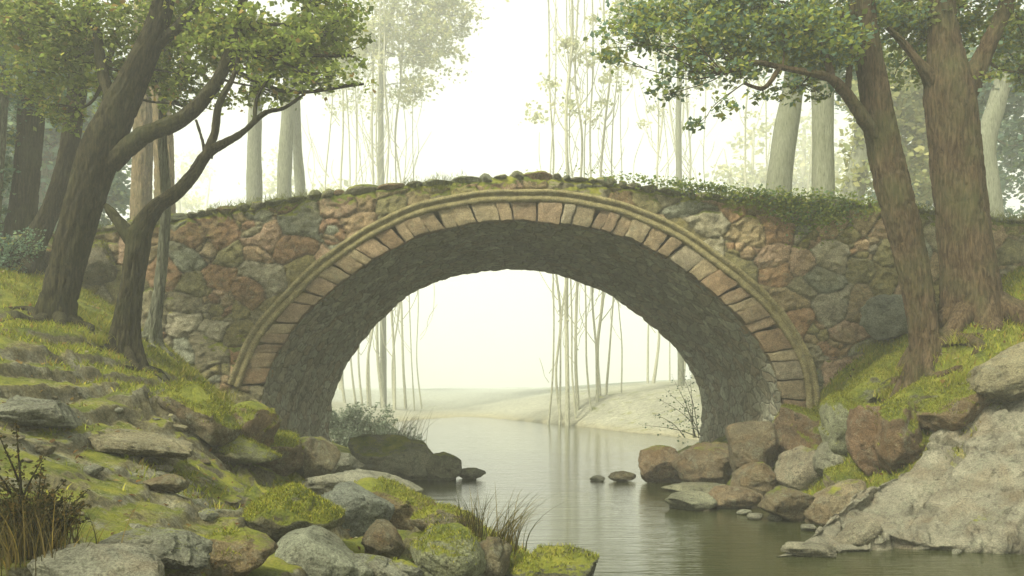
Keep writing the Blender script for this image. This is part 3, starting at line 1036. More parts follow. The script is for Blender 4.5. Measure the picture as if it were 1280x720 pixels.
tree('dark tree cut by the left frame edge', 'dim trees left of the bridge',
     [(-22, 340, 15.0, 36), (-14, 240, 15, 30), (-6, 140, 15, 28), (0, 40, 15, 26), (0, -60, 15, 20)], [], [(-20, 100, 15, 70, 60, 1800), (0, 220, 15.3, 30, 40, 900), (10, 280, 15.6, 40, 24, 600)], M_BARK_G, tint(TEAL), seed=23, leaf=0.085)
tree('brown straight trunk just behind the bridge, left one of a close pair', 'brown trunks behind the bridge',
     [(176, 290, 23.5, 26), (178, 200, 23.5, 25), (181, 110, 23.5, 25), (180, 20, 23.5, 24), (178, -80, 23.5, 20)], [], [(180, 30, 23.5, 90, 40, 1500)], M_BARK_B, tint(OLIVE), seed=24, leaf=0.11, cr=0.2)
tree('brown straight trunk just behind the bridge, right one of a close pair', 'brown trunks behind the bridge',
     [(206, 285, 23.0, 26), (205, 200, 23, 24), (202, 130, 23, 24), (196, 90, 23, 24), (188, 20, 23, 20), (180, -60, 23, 16)], [[(202, 135, 23, 12), (225, 90, 23, 9), (240, 40, 23, 6)]],
     [(230, 60, 23, 60, 30, 700)], M_BARK_B, tint(OLIVE), seed=25, leaf=0.11, cr=0.2)
# ---------------- near right trees
tree('slim leaning brown trunk, left of the two big trees on the right bank', 'trees on the near banks',
     [(1158, 434, 12.4, 33.6), (1150, 380, 12.4, 35.3), (1136, 310, 12.4, 38.6), (1118, 240, 12.4, 40.3), (1104, 180, 12.4, 38.6), (1092, 110, 12.4, 35.3), (1083, 50, 12.4, 31.9), (1076, -20, 12.4, 28.6), (1070, -110, 12.5, 20.2)],
     [[(1100, 180, 12.38, 16), (1080, 150, 12.2, 17), (1058, 118, 12.1, 14), (1038, 98, 12, 11), (1005, 90, 11.9, 8), (975, 84, 11.9, 7), (940, 78, 11.8, 6), (905, 92, 11.8, 4)],
      [(1040, 98, 12, 10), (1028, 60, 12.2, 8), (1000, 20, 12.4, 7), (985, -40, 12.5, 5)],
      [(975, 84, 11.9, 6), (955, 110, 11.8, 5), (930, 104, 11.8, 3)], [(1060, 110, 12.1, 8), (1062, 60, 12.2, 7), (1050, 10, 12.3, 6)]],
     [(980, 40, 12, 70, 35, 1900), (900, 45, 11.9, 60, 30, 1100), (840, 55, 11.8, 50, 28, 650), (790, 45, 11.8, 34, 24, 260), (925, 90, 11.8, 34, 12, 240), (860, 92, 11.8, 36, 14, 260), (895, 133, 11.7, 22, 9, 110), (880, 152, 11.7, 26, 6, 70),
      (1030, 55, 12.2, 60, 38, 1900), (1060, 15, 12.6, 70, 35, 2200), (960, 0, 12.3, 90, 28, 1800), (850, 10, 12.2, 80, 26, 1400), (955, 118, 11.8, 16, 10, 70), (760, 60, 11.8, 18, 20, 90),
      (1010, -40, 12.3, 150, 35, 900), (820, 100, 11.8, 22, 10, 90), (930, 35, 12.8, 90, 35, 2200), (1010, 70, 12.9, 60, 30, 1400), (870, 20, 12.8, 80, 30, 1400), (800, 30, 12.4, 50, 26, 600), (835, 118, 11.9, 26, 9, 110), (770, 75, 12.2, 24, 12, 110), (1000, 110, 12.2, 40, 16, 360), (900, 70, 12.2, 60, 26, 900)],
     M_BARK_R, tint(GREENS[:5] + TEAL[:3]), seed=31)
tree('massive reddish brown trunk forking at the top of the right bank', 'trees on the near banks',
     [(1218, 408, 12.7, 75.6), (1212, 350, 12.7, 66.6), (1203, 270, 12.7, 59.4), (1194, 190, 12.7, 59.4), (1186, 120, 12.7, 59.4), (1182, 70, 12.7, 43.2), (1178, 20, 12.7, 32.4), (1175, -60, 12.8, 27.0), (1170, -150, 12.8, 18.0)],
     [[(1205, 115, 12.7, 34), (1222, 85, 12.7, 26), (1238, 50, 12.6, 20), (1256, 10, 12.6, 18), (1275, -60, 12.6, 12)],
      [(1172, 110, 12.7, 26), (1150, 80, 12.6, 12), (1130, 55, 12.6, 9), (1110, 35, 12.5, 6)]],
     [(1120, 20, 13.0, 60, 35, 1700), (1200, 10, 13.0, 80, 35, 2600), (1270, 20, 12.8, 60, 50, 2000), (1240, 98, 12.3, 14, 9, 70), (1160, 45, 13.2, 50, 30, 1000), (1230, -40, 12.9, 150, 35, 1000), (1285, 90, 13.3, 30, 40, 500), (1140, 70, 13.8, 50, 40, 1400), (1260, 60, 13.8, 60, 50, 2200), (1090, 20, 13.6, 70, 30, 1800)],
     M_BARK_R, tint(OLIVE + TEAL[:2] + GREENS[:2]), seed=32, flare=0.45, sides=96)
# ---------------- misty trees behind
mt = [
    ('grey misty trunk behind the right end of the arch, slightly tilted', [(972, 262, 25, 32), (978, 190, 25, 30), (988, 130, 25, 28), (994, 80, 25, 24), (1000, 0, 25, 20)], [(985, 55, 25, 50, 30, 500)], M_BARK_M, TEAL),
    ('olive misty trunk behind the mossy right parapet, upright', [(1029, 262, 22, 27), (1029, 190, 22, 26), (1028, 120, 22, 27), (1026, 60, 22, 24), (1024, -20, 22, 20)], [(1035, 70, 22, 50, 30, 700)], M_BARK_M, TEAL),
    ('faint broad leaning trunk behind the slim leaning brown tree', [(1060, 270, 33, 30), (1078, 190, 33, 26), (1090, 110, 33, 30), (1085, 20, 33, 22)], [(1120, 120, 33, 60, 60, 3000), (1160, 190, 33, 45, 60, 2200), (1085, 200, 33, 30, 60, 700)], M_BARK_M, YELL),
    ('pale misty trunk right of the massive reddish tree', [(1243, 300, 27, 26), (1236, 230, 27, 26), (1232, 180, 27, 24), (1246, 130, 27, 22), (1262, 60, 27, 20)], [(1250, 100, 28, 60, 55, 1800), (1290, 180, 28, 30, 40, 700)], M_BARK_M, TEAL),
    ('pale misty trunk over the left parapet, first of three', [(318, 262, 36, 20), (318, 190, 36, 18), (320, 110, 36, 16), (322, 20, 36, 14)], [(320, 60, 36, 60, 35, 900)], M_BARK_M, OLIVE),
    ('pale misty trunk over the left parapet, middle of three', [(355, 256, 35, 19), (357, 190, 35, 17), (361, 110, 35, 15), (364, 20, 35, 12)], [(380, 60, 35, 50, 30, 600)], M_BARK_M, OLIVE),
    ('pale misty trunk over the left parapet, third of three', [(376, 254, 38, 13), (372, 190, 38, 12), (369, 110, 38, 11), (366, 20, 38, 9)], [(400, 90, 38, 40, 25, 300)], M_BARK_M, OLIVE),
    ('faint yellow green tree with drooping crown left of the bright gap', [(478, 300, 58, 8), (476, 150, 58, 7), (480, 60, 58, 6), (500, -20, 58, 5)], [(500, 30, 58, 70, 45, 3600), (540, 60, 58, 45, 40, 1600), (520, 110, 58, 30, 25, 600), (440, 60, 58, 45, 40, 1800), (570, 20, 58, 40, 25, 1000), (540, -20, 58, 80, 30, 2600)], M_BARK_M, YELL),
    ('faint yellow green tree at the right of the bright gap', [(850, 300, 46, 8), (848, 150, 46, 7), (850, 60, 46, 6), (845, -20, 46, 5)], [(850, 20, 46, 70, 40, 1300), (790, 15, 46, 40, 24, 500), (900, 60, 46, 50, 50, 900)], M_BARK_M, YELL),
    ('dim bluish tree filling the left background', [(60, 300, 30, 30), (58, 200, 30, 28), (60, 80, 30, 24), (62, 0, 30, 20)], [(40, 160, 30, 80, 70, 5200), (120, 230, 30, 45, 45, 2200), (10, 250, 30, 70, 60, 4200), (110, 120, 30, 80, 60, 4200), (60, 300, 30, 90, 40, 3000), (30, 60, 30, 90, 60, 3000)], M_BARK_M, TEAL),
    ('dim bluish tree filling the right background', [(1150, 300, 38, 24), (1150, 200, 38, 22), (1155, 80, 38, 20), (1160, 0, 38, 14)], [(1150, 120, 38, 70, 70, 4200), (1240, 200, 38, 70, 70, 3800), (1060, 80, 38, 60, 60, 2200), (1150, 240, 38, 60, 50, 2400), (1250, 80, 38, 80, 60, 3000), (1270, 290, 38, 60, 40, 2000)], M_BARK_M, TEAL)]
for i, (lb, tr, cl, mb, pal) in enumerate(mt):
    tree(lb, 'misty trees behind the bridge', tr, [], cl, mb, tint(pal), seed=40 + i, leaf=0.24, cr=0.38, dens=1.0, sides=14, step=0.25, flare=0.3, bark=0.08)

rg_ = random.Random(11)
for i in range(26):
    px = [rg_.uniform(60, 440), rg_.uniform(640, 1270), rg_.uniform(400, 900)][i % 3]
    if i % 3 == 2: continue
    if 620 < px < 860: px += 220
    Y = rg_.uniform(70, 150)
    x0 = (px - PX) / F * Y
    yb = PY - (zt(x0, Y) - HC) / Y * F
    w_ = rg_.uniform(7, 14); H_ = rg_.uniform(170, 330) * (0.5 if i % 3 == 2 else 1); ln_ = rg_.uniform(-15, 15)
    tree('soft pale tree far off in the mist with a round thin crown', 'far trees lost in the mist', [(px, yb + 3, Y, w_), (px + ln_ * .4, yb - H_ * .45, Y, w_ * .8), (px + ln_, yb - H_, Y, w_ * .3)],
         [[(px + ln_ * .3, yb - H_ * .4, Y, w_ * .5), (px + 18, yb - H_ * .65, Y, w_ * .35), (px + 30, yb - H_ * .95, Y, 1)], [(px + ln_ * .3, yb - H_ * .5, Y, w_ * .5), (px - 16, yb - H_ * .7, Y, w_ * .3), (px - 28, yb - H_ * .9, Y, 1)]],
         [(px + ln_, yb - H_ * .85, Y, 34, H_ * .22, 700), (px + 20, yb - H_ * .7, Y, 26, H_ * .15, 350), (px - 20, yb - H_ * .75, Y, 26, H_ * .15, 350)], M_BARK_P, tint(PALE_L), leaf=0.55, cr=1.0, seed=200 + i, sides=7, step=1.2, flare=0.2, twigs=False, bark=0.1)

# thin saplings fading in the mist, beyond the arch and above the parapet
sap = [(688, 42, 3), (697, 43, 4), (704, 42, 3), (711, 41, 7), (717, 42, 3), (723, 43, 5), (736, 42, 3), (744, 43, 4), (753, 44, 5), (764, 45, 3), (776, 46, 2),
       (815, 60, 3), (822, 58, 4), (836, 60, 2), (846, 57, 4), (853, 59, 3), (864, 60, 4), (886, 62, 2), (440, 60, 3), (449, 56, 3), (458, 58, 2), (466, 56, 4), (474, 57, 5), (481, 60, 2),
       (488, 56, 4), (495, 62, 3), (503, 60, 4), (512, 58, 2), (524, 62, 2), (428, 61, 4), (408, 60, 3), (930, 56, 4), (957, 58, 3), (1010, 60, 3)]
for i, (px, Y, w) in enumerate(sap):
    x0 = (px - PX) / F * Y
    g = zt(x0, Y)
    rg = random.Random(px)
    yb = PY - (g - HC) / Y * F
    lean = rg.uniform(-22, 22)
    w = w * 0.75
    tr = [(px - lean * 0.3, yb + 4, Y, w * 1.5)]
    hts = np.linspace(60, 620, 9)
    for k_, h_ in enumerate(hts):
        tr.append((px + lean * (h_ / 600 - 0.25) + rg.uniform(-5, 5), yb - h_, Y + rg.uniform(-.4, .4), w * (1.05 - 0.07 * k_)))
    br = []
    for _ in range(rg.randint(8, 15)):
        b0 = rg.uniform(60, 520); sx = rg.choice((-1, 1)); ln_ = rg.uniform(10, 46)
        bx = px + lean * (b0 / 600 - 0.25)
        br.append([(bx, yb - b0, Y, w * 0.4), (bx + sx * ln_ * 0.35, yb - b0 - ln_ * 0.5, Y + 0.3, w * 0.3), (bx + sx * ln_ * rg.uniform(.4, .7), yb - b0 - ln_ * 1.2, Y + 0.5, 0.9), (bx + sx * ln_ * rg.uniform(.4, 1), yb - b0 - ln_ * 2.0, Y + 0.5, 0.5)])
    side_ = 'right' if px > 640 else 'left'
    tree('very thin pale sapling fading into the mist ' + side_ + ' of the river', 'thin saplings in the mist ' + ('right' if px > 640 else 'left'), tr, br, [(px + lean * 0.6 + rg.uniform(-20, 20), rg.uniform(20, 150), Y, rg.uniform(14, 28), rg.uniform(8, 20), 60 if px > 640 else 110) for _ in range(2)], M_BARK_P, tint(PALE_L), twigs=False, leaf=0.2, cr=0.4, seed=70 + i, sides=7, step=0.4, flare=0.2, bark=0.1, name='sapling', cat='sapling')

# ------------------------------------------------------------------ rocks
GR = (0.19, 0.20, 0.15); PALE = (0.30, 0.30, 0.22); BLUE = (0.17, 0.20, 0.17); RED = (0.17, 0.10, 0.05); BRN = (0.15, 0.12, 0.06); OLV = (0.14, 0.15, 0.06); DARK = (0.07, 0.07, 0.035); SAND = (0.27, 0.235, 0.13)
rock(135, 722, 190, 80, 5.6, 'broad pale grey slab at the bottom left beside the dark shrub', PALE, -0.55, 0.5, 1.1, 0.05, sub=6, cuts=14)
rock(190, 688, 150, 46, 6.2, 'low grey slab lying just behind the broad pale slab', GR, -0.35, 0.3, 1.2, 0.06, sub=6, cuts=14)
rock(406, 702, 140, 84, 7.0, 'smooth domed grey rock in the bottom foreground', (0.22, 0.24, 0.17), -0.6, 0.2, 1.0, 0.1, sub=6, cuts=5)
rock(455, 712, 110, 44, 6.8, 'crumbling ridged grey rock before the smooth domed rock', GR, -0.3, 0.3, 0.8, 0.15, sub=6, cuts=12)
rock(365, 640, 130, 66, 8.6, 'rounded boulder covered in bright yellow green moss', OLV, 0.75, 0.3, 1.1, 0.0, sub=5)
rock(448, 640, 96, 68, 8.8, 'blue grey boulder touching the bright mossy boulder', BLUE, -0.45, 0.1, 1.1, 0.25, sub=6, cuts=8)
rock(452, 606, 150, 42, 11.2, 'long pale flat rock at the edge of the near bank', PALE, -0.5, 0.2, 1.2, 0.04, sub=5, cuts=7)
rock(500, 634, 130, 60, 10.0, 'rust and moss covered rock sloping to the river', (0.2, 0.14, 0.05), 0.2, 0.9, 1.0, 0.3, sub=5)
rock(555, 700, 105, 90, 7.8, 'pale green lichened boulder left of the dark point rock', (0.22, 0.24, 0.12), 0.15, 0.2, 0.9, 0.2, sub=6, cuts=10)
rock(610, 700, 70, 60, 7.9, 'small brown rock under the arching grass tuft', BRN, -0.1, 0.8, 1.0, 0.3)
rock(690, 716, 122, 74, 7.9, 'dark angular rock with a mossy top at the tip of the bank', DARK, 0.22, 0.2, 0.9, 0.03, sub=6, cuts=8, seed=11)
rock(478, 676, 60, 56, 8.4, 'dark brown rock wedged below the blue grey boulder', (0.1, 0.07, 0.03), -0.4, 0.9, 0.9)
rock(560, 652, 90, 44, 9.3, 'rusty mossy rock at the foot of the grass tuft', BRN, 0.2, 0.9, 1.0, 0.3)
rock(290, 690, 110, 60, 6.9, 'rust stained earthy rock between the grey slabs', (0.17, 0.11, 0.04), 0.1, 1.0, 1.0, 0.0)
rock(500, 716, 60, 40, 7.2, 'small grey green rock at the bottom edge', GR, 0.0, 0.2, 0.8)
rock(40, 520, 130, 46, 8.6, 'flat grey outcrop high on the left bank', GR, -0.3, 0.1, 1.2, 0.15, cuts=12)
rock(170, 556, 170, 30, 8.9, 'long low sandy ledge on the left bank', SAND, -0.35, 0.2, 1.0, 0.16, cuts=12)
rock(205, 605, 60, 24, 7.6, 'small brown stone beside the ledges on the left bank', BRN, -0.2, 0.8, 1.0)
rock(290, 560, 120, 40, 9.8, 'long mossy ledge below the brown mossy boulders', OLV, 0.15, 0.5, 1.0, 0.3, cuts=12)
rock(250, 520, 110, 70, 11.6, 'dark mossy boulder on the slope below the forked tree', (0.13, 0.10, 0.05), 0.3, 0.6, 1.0, 0.35)
rock(310, 542, 70, 84, 11.9, 'brown upright boulder with a grassy top near the left pier', (0.16, 0.09, 0.04), 0.3, 0.8, 1.0, 0.2)
rock(345, 566, 72, 62, 12.6, 'brown rounded boulder closest to the left pier', (0.16, 0.10, 0.05), 0.3, 0.7, 1.0)
rock(392, 575, 80, 60, 14.4, 'olive brown rock heaped against the left pier foot', BRN, -0.1, 0.4, 1.2, 0.5)
rock(434, 580, 44, 30, 15.2, 'small pale rounded rock in front of the left pier', PALE, -0.4, 0.1, 1.0)
rock(488, 574, 112, 60, 17.3, 'large dark boulder at the water under the left side of the arch', (0.17, 0.175, 0.115), 0.0, 0.2, 1.0, 0.1, cuts=6)
rock(552, 582, 52, 42, 17.6, 'medium dark boulder beside the large one under the arch', (0.11, 0.115, 0.07), -0.2, 0.2, 1.0)
rock(585, 592, 44, 16, 17.4, 'low dark rock at the end of the boulders under the arch', (0.10, 0.105, 0.065), -0.3, 0.1, 1.0)
# right bank
rock(828, 582, 76, 52, 16.6, 'reddish rock at the foot of the right pier by the water', (0.20, 0.12, 0.06), -0.25, 0.9, 1.0, cuts=10)
rock(890, 580, 100, 64, 16.2, 'brown jagged rock at the base of the right pier', (0.17, 0.115, 0.06), -0.2, 0.8, 1.0, cuts=11)
rock(778, 596, 36, 14, 16.4, 'tiny rock awash left of the reddish pier rock', BRN, -0.3, 0.3, 1.0, sub=4)
rock(748, 598, 22, 8, 16.6, 'smallest rock awash in the river before the right pier', GR, -0.3, 0.1, 1.0, sub=4)
rock(862, 627, 66, 26, 14.0, 'low pale green flat rock in the shallows', (0.25, 0.26, 0.17), -0.4, 0.2, 1.1)
rock(915, 622, 70, 30, 14.0, 'low brown flat rock in the shallows', (0.22, 0.15, 0.08), -0.3, 0.7, 1.1)
rock(880, 611, 100, 16, 15.2, 'long thin ledge of rock behind the shallows rocks', (0.24, 0.24, 0.15), -0.4, 0.3, 0.8)
rock(948, 600, 62, 60, 14.2, 'brown round boulder under the right end of the arch', (0.17, 0.12, 0.06), -0.2, 0.6, 1.0)
rock(940, 562, 84, 84, 14.95, 'brown rock wedged against the inside foot of the right pier', (0.15, 0.11, 0.06), -0.2, 0.6, 0.9, cuts=11)
rock(1004, 590, 72, 66, 13.8, 'pale tan boulder below the mossy block', (0.28, 0.24, 0.16), -0.35, 0.2, 1.0)
rock(1038, 576, 40, 50, 13.7, 'small pale block right of the tan boulder', (0.25, 0.25, 0.17), -0.2, 0.1, 1.0)
rock(1060, 602, 70, 40, 13.0, 'small boulder capped with yellow green moss', BRN, 0.7, 0.4, 1.0)
rock(985, 632, 80, 48, 13.0, 'dark brown boulder at the water edge', (0.12, 0.085, 0.04), -0.25, 0.5, 1.0)
rock(1050, 632, 92, 56, 12.2, 'tilted tan boulder above the dark water', (0.26, 0.20, 0.11), -0.25, 0.4, 1.0, -0.45)
rock(1010, 545, 96, 96, 14.1, 'mossy topped rusty block beside the right pier', (0.18, 0.10, 0.05), 0.5800000000000001, 0.8, 0.9, 0, cuts=12, seed=77)
rock(1050, 540, 60, 100, 13.8, 'green lichened block between the rusty blocks', (0.22, 0.24, 0.13), 0.5, 0.2, 0.9, 0, cuts=12)
rock(1088, 555, 52, 110, 13.2, 'tall narrow rust red block of the right bank', (0.20, 0.095, 0.045), 0.1, 0.9, 0.9, -0.1, cuts=12)
rock(1126, 546, 62, 104, 12.7, 'dark rusty cliff block next to the big sloping outcrop', (0.16, 0.08, 0.035), 0.5, 0.9, 0.9, -0.3, cuts=12)
rock(1100, 478, 120, 52, 13.6, 'mossy ledge at the foot of the slim leaning tree', OLV, 0.75, 0.3, 0.8, -0.55)
rock(1145, 505, 120, 46, 12.4, 'bright mossy ledge overhanging the rusty blocks', OLV, 0.75, 0.4, 0.8, -0.45)
rock(1195, 510, 120, 60, 11.9, 'brown mossy edged rock above the sloping outcrop', (0.2, 0.12, 0.05), 0.2, 0.8, 0.9, -0.35, cuts=12)
rock(1260, 470, 190, 70, 11.6, 'rounded beige rock on top of the right bank', SAND, -0.5, 0.1, 0.9, -0.42, sub=6, cuts=8)
rock(1110, 395, 70, 60, 14.6, 'pale grey lichened boulder against the wall behind the leaning trunk', (0.26, 0.28, 0.22), -0.2, 0.0, 0.6)
rock(60, 330, 70, 40, 15.2, 'pinkish grey stone between the trunks at the left', (0.22, 0.17, 0.13), 0.0, 0.2, 1.0)
rock(118, 330, 60, 60, 14.9, 'mossy stone beside the leaning trunk by the wall end', (0.2, 0.18, 0.12), 0.2, 0.3, 0.7)

# big sloping outcrop on the right: lofted surface
rows = [
    [(950, 702, -.3), (1030, 700, -.3), (1120, 698, -.3), (1210, 698, -.3), (1310, 698, -.3), (1460, 700, -.3)],
    [(968, 697, None, 9.3), (1045, 690, None, 9.5), (1120, 687, None, 9.6), (1205, 687, None, 9.6), (1300, 687, None, 9.6), (1460, 689, None, 9.6)],
    [(985, 690, None, 9.6), (1068, 662, None, 10.2), (1125, 650, None, 10.1), (1205, 648, None, 9.95), (1300, 645, None, 9.9), (1460, 640, None, 9.8)],
    [(990, 688, None, 9.8), (1084, 625, None, 10.7), (1135, 612, None, 10.5), (1208, 600, None, 10.4), (1300, 590, None, 10.3), (1460, 580, None, 10.2)],
    [(1000, 686, None, 9.9), (1100, 598, None, 10.95), (1146, 575, None, 10.9), (1212, 553, None, 10.8), (1300, 535, None, 10.7), (1460, 510, None, 10.6)],
    [(1005, 686, None, 10.0), (1110, 592, None, 11.2), (1152, 542, None, 11.25), (1205, 514, None, 11.2), (1300, 475, None, 11.1), (1460, 440, None, 11.0)],
    [(1005, 700, None, 10.3), (1110, 610, None, 11.7), (1155, 560, None, 11.9), (1210, 530, None, 12.0), (1300, 490, None, 12.0), (1460, 450, None, 12.0)],
    [(1005, 730, None, 10.4), (1100, 690, None, 11.9), (1150, 680, None, 12.2), (1210, 670, None, 12.4), (1300, 660, None, 12.4), (1460, 660, None, 12.4)]]
G = []
for r_ in rows:
    rr = []
    for q in r_:
        if len(q) == 3:
            Yq = F * (HC - q[2]) / (q[1] - PY)
            rr.append(W(q[0], q[1], Yq))
        else:
            rr.append(W(q[0], q[1], q[3]))
    G.append(resample(np.array(rr), 230))
G = np.array(G)                                     # rows, cols, 3
S = np.stack([catmull(G[:, j], 170) for j in range(230)], 0)   # cols, rows
du = np.gradient(S, axis=0); dv = np.gradient(S, axis=1)
nr = np.cross(du, dv); nr /= np.maximum(np.linalg.norm(nr, axis=-1), 1e-9)[..., None]
# creases running down to the left
ang = math.radians(38)
a_ = S[..., 0] * math.cos(ang) + S[..., 2] * math.sin(ang) + 0.25 * S[..., 1]
b_ = -S[..., 0] * math.sin(ang) + S[..., 2] * math.cos(ang)
Pn = np.stack([a_ * 0.7, b_ * 2.8, S[..., 1] * 0.5], -1)
rid = 1 - np.abs(fbm(Pn, 611, 4))
wa = a_ + 0.10 * fbm(S * 2.6, 620, 4); wb = b_ + 0.08 * fbm(S * 2.6, 621, 4)
h = 0.09 * fbm(Pn * 0.4, 612, 2) + facets(wa * 0.45, wb * 1.3, 0.9, 630, 0.30) + facets(wa, wb * 1.5, 0.36, 640, 0.22) + facets(a_, b_ * 1.3, 0.12, 645, 0.16) - 0.03 * sstep(0.97, 1.0, rid) + 0.018 * fbm(S * [5, 5, 9], 613, 4) + 0.010 * fbm(S * 18, 614, 4)
fade = sstep(0, 60, np.arange(230))[:, None]
S = S + nr * (h * fade)[..., None]
o = mesh_obj('rock_outcrop', S.reshape(-1, 3), grid_faces(230, 170), M_SLAB)
o.color = (0.215, 0.205, 0.145, 1); o['moss'] = -0.25; o['rust'] = 0.3
tag(o, 'big pale beige rock outcrop sloping into the water at the lower right', 'rock')

rock(1012, 688, 76, 18, 9.5, 'flat pale rock at the very tip of the big outcrop in the water', (0.25, 0.23, 0.16), -0.5, 0.2, 1.0, 0.05, cuts=10)
rock(1070, 668, 62, 34, 10.0, 'beige block leaning on the left end of the big outcrop', (0.25, 0.22, 0.15), -0.5, 0.3, 1.0, -0.3, cuts=10)
rock(1100, 628, 52, 50, 10.5, 'grey beige block on the upper left edge of the big outcrop', (0.24, 0.23, 0.17), -0.4, 0.3, 0.9, -0.5, cuts=10)
# pebbles at the water's edge
pb = [(930, 640, 13.2), (945, 645, 12.9), (968, 648, 12.4), (1010, 660, 11.3), (1075, 648, 11.2), (1062, 660, 10.9), (1180, 676, 9.9), (1160, 680, 9.7), (1210, 682, 9.8), (1195, 690, 9.3)]
for i, (a, b, Y) in enumerate(pb):
    rock(a, b, random.uniform(12, 24), random.uniform(7, 12), Y, 'small pale stone at the foot of the right bank by the water', PALE, -0.5, 0.2, 1.0, sub=3, group='small stones at the water edge', name='stone', cat='stone', seed=1200 + i)

rs = random.Random(5)
for i in range(46):
    px_, py_ = rs.uniform(-10, 420), rs.uniform(480, 700)
    if py_ < 470 + 0.2 * px_: continue
    w_ = rs.uniform(9, 34)
    rock(px_, py_, w_, w_ * rs.uniform(0.3, 0.5), 8, 'small grey stone half sunk in the mossy left bank', rs.choice([GR, PALE, SAND, BRN]), rs.uniform(-0.5, 0.0), 0.3, 1.0, rs.uniform(-.1, .3), sub=4, cuts=9, group='small stones on the left bank', name='stone', cat='stone', seed=1300 + i)

# ------------------------------------------------------------------ grass and plants
bpy.context.view_layer.update()
from mathutils.bvhtree import BVHTree


def bvh_of(o):
    me = o.data
    n_ = len(me.vertices); co = np.empty(n_ * 3, np.float32); me.vertices.foreach_get('co', co)
    co = co.reshape(-1, 3) + np.array(o.location)
    k_ = me.polygons[0].loop_total
    idx = np.empty(len(me.polygons) * k_, np.int32); me.loops.foreach_get('vertex_index', idx)
    return BVHTree.FromPolygons([tuple(v) for v in co.tolist()], idx.reshape(-1, k_).tolist())


GRASSC = tint([(0.21, 0.235, 0.025), (0.15, 0.18, 0.022), (0.28, 0.265, 0.045), (0.11, 0.13, 0.02), (0.25, 0.18, 0.04)], [0.3, 0.27, 0.2, 0.15, 0.08], 0.3)
acc = Acc()
n = 260000
xx = RNG.uniform(-9.5, 10, n); yy = RNG.uniform(5.0, 15.0, n)
ii = np.clip(np.searchsorted(gx, xx), 0, len(gx) - 1); jj = np.clip(np.searchsorted(gy, yy), 0, len(gy) - 1)
zz = GZ[ii, jj]
mm = MOSS_G[ii, jj]
pat = fbm(np.stack([xx * 1.1, yy * 1.1, zz * 0], 1), 701, 4) + 0.4 * fbm(np.stack([xx * 5, yy * 5, zz * 0], 1), 702, 3)
keep = (zz > 0.08) & (pat + 1.5 * (mm - 0.22) > 0.12) & (np.abs(xx / yy) < 0.75)
keep &= RNG.uniform(0, 1, n) < np.clip((yy / 13.0) ** 1.2, 0.3, 1)
P = np.c_[xx, yy, zz - 0.01][keep]
print('grass', len(P))
blades(P, 0.085, 0.013, 0.9, GRASSC, acc, 2)
tag(acc.build('mossy_grass', M_GRASS, None, False), 'short yellow green mossy grass covering the banks', 'grass', kind='stuff')


mz = Acc()
for o_ in list(bpy.data.objects):
    if o_.name.startswith('rock') and o_.type == 'MESH' and o_.get('moss', -1) > 0.1 and o_.location.y < 15:
        me_ = o_.data; nf_ = len(me_.polygons)
        ce = np.empty(nf_ * 3, np.float32); me_.polygons.foreach_get('center', ce); ce = ce.reshape(-1, 3) + np.array(o_.location)
        no = np.empty(nf_ * 3, np.float32); me_.polygons.foreach_get('normal', no); no = no.reshape(-1, 3)
        ar = np.empty(nf_, np.float32); me_.polygons.foreach_get('area', ar)
        wgt = ar * (no[:, 2] > 0.45) * (fbm(ce * 3.0, 850, 3) > 0.15 - o_['moss'])
        if wgt.sum() <= 0: continue
        k_ = int(min(9000, wgt.sum() * 6500 * min(1, o_['moss'] + 0.3)))
        ix = RNG.choice(nf_, k_, p=wgt / wgt.sum())
        blades(ce[ix] + RNG.normal(size=(k_, 3)) * 0.008, 0.035, 0.008, 1.1, tint([(0.20, 0.22, 0.025), (0.14, 0.165, 0.02), (0.26, 0.24, 0.04), (0.09, 0.10, 0.015)]), mz, 2)
tag(mz.build('moss_fuzz', M_GRASS, None, False), 'soft fuzzy moss growing over the tops of the rocks', 'moss', kind='stuff')


ll = Acc()
n = 9000
xx = RNG.uniform(-8.3, 9, n); yy = RNG.uniform(5.0, 15.0, n)
zz = GZ[np.clip(np.searchsorted(gx, xx), 0, len(gx) - 1), np.clip(np.searchsorted(gy, yy), 0, len(gy) - 1)]
k_ = (zz > 0.1) & (fbm(np.c_[xx * 1.5, yy * 1.5, xx * 0], 880, 3) > -0.1)
leaves(np.c_[xx, yy, zz + 0.015][k_], 0.05, tint([(0.16, 0.09, 0.03), (0.10, 0.06, 0.025), (0.24, 0.17, 0.06), (0.30, 0.28, 0.16)]), ll, 1.2)
tag(ll.build('leaf_litter', M_LEAF, None, False), 'small fallen brown and pale leaves scattered over the banks', 'leaves', kind='stuff')


def plant(name, label, cat, px, py, Y, nb, L, w, lean, cols, spread=0.06, seg=6, droop=0.8, side=None, group=None):
    c = W(px, py, Y)
    a = Acc()
    pts = c + RNG.normal(size=(nb, 3)) * [spread, spread, 0.01]
    dirs = None
    if side is not None:
        an = RNG.normal(side, 0.75, nb)
        dirs = np.c_[np.cos(an), np.sin(an), np.zeros(nb)]
    blades(pts, L, w, lean, tint(cols), a, seg, dirs, droop)
    o = a.build(name, M_GRASS, None, False)
    return tag(o, label, cat, group)


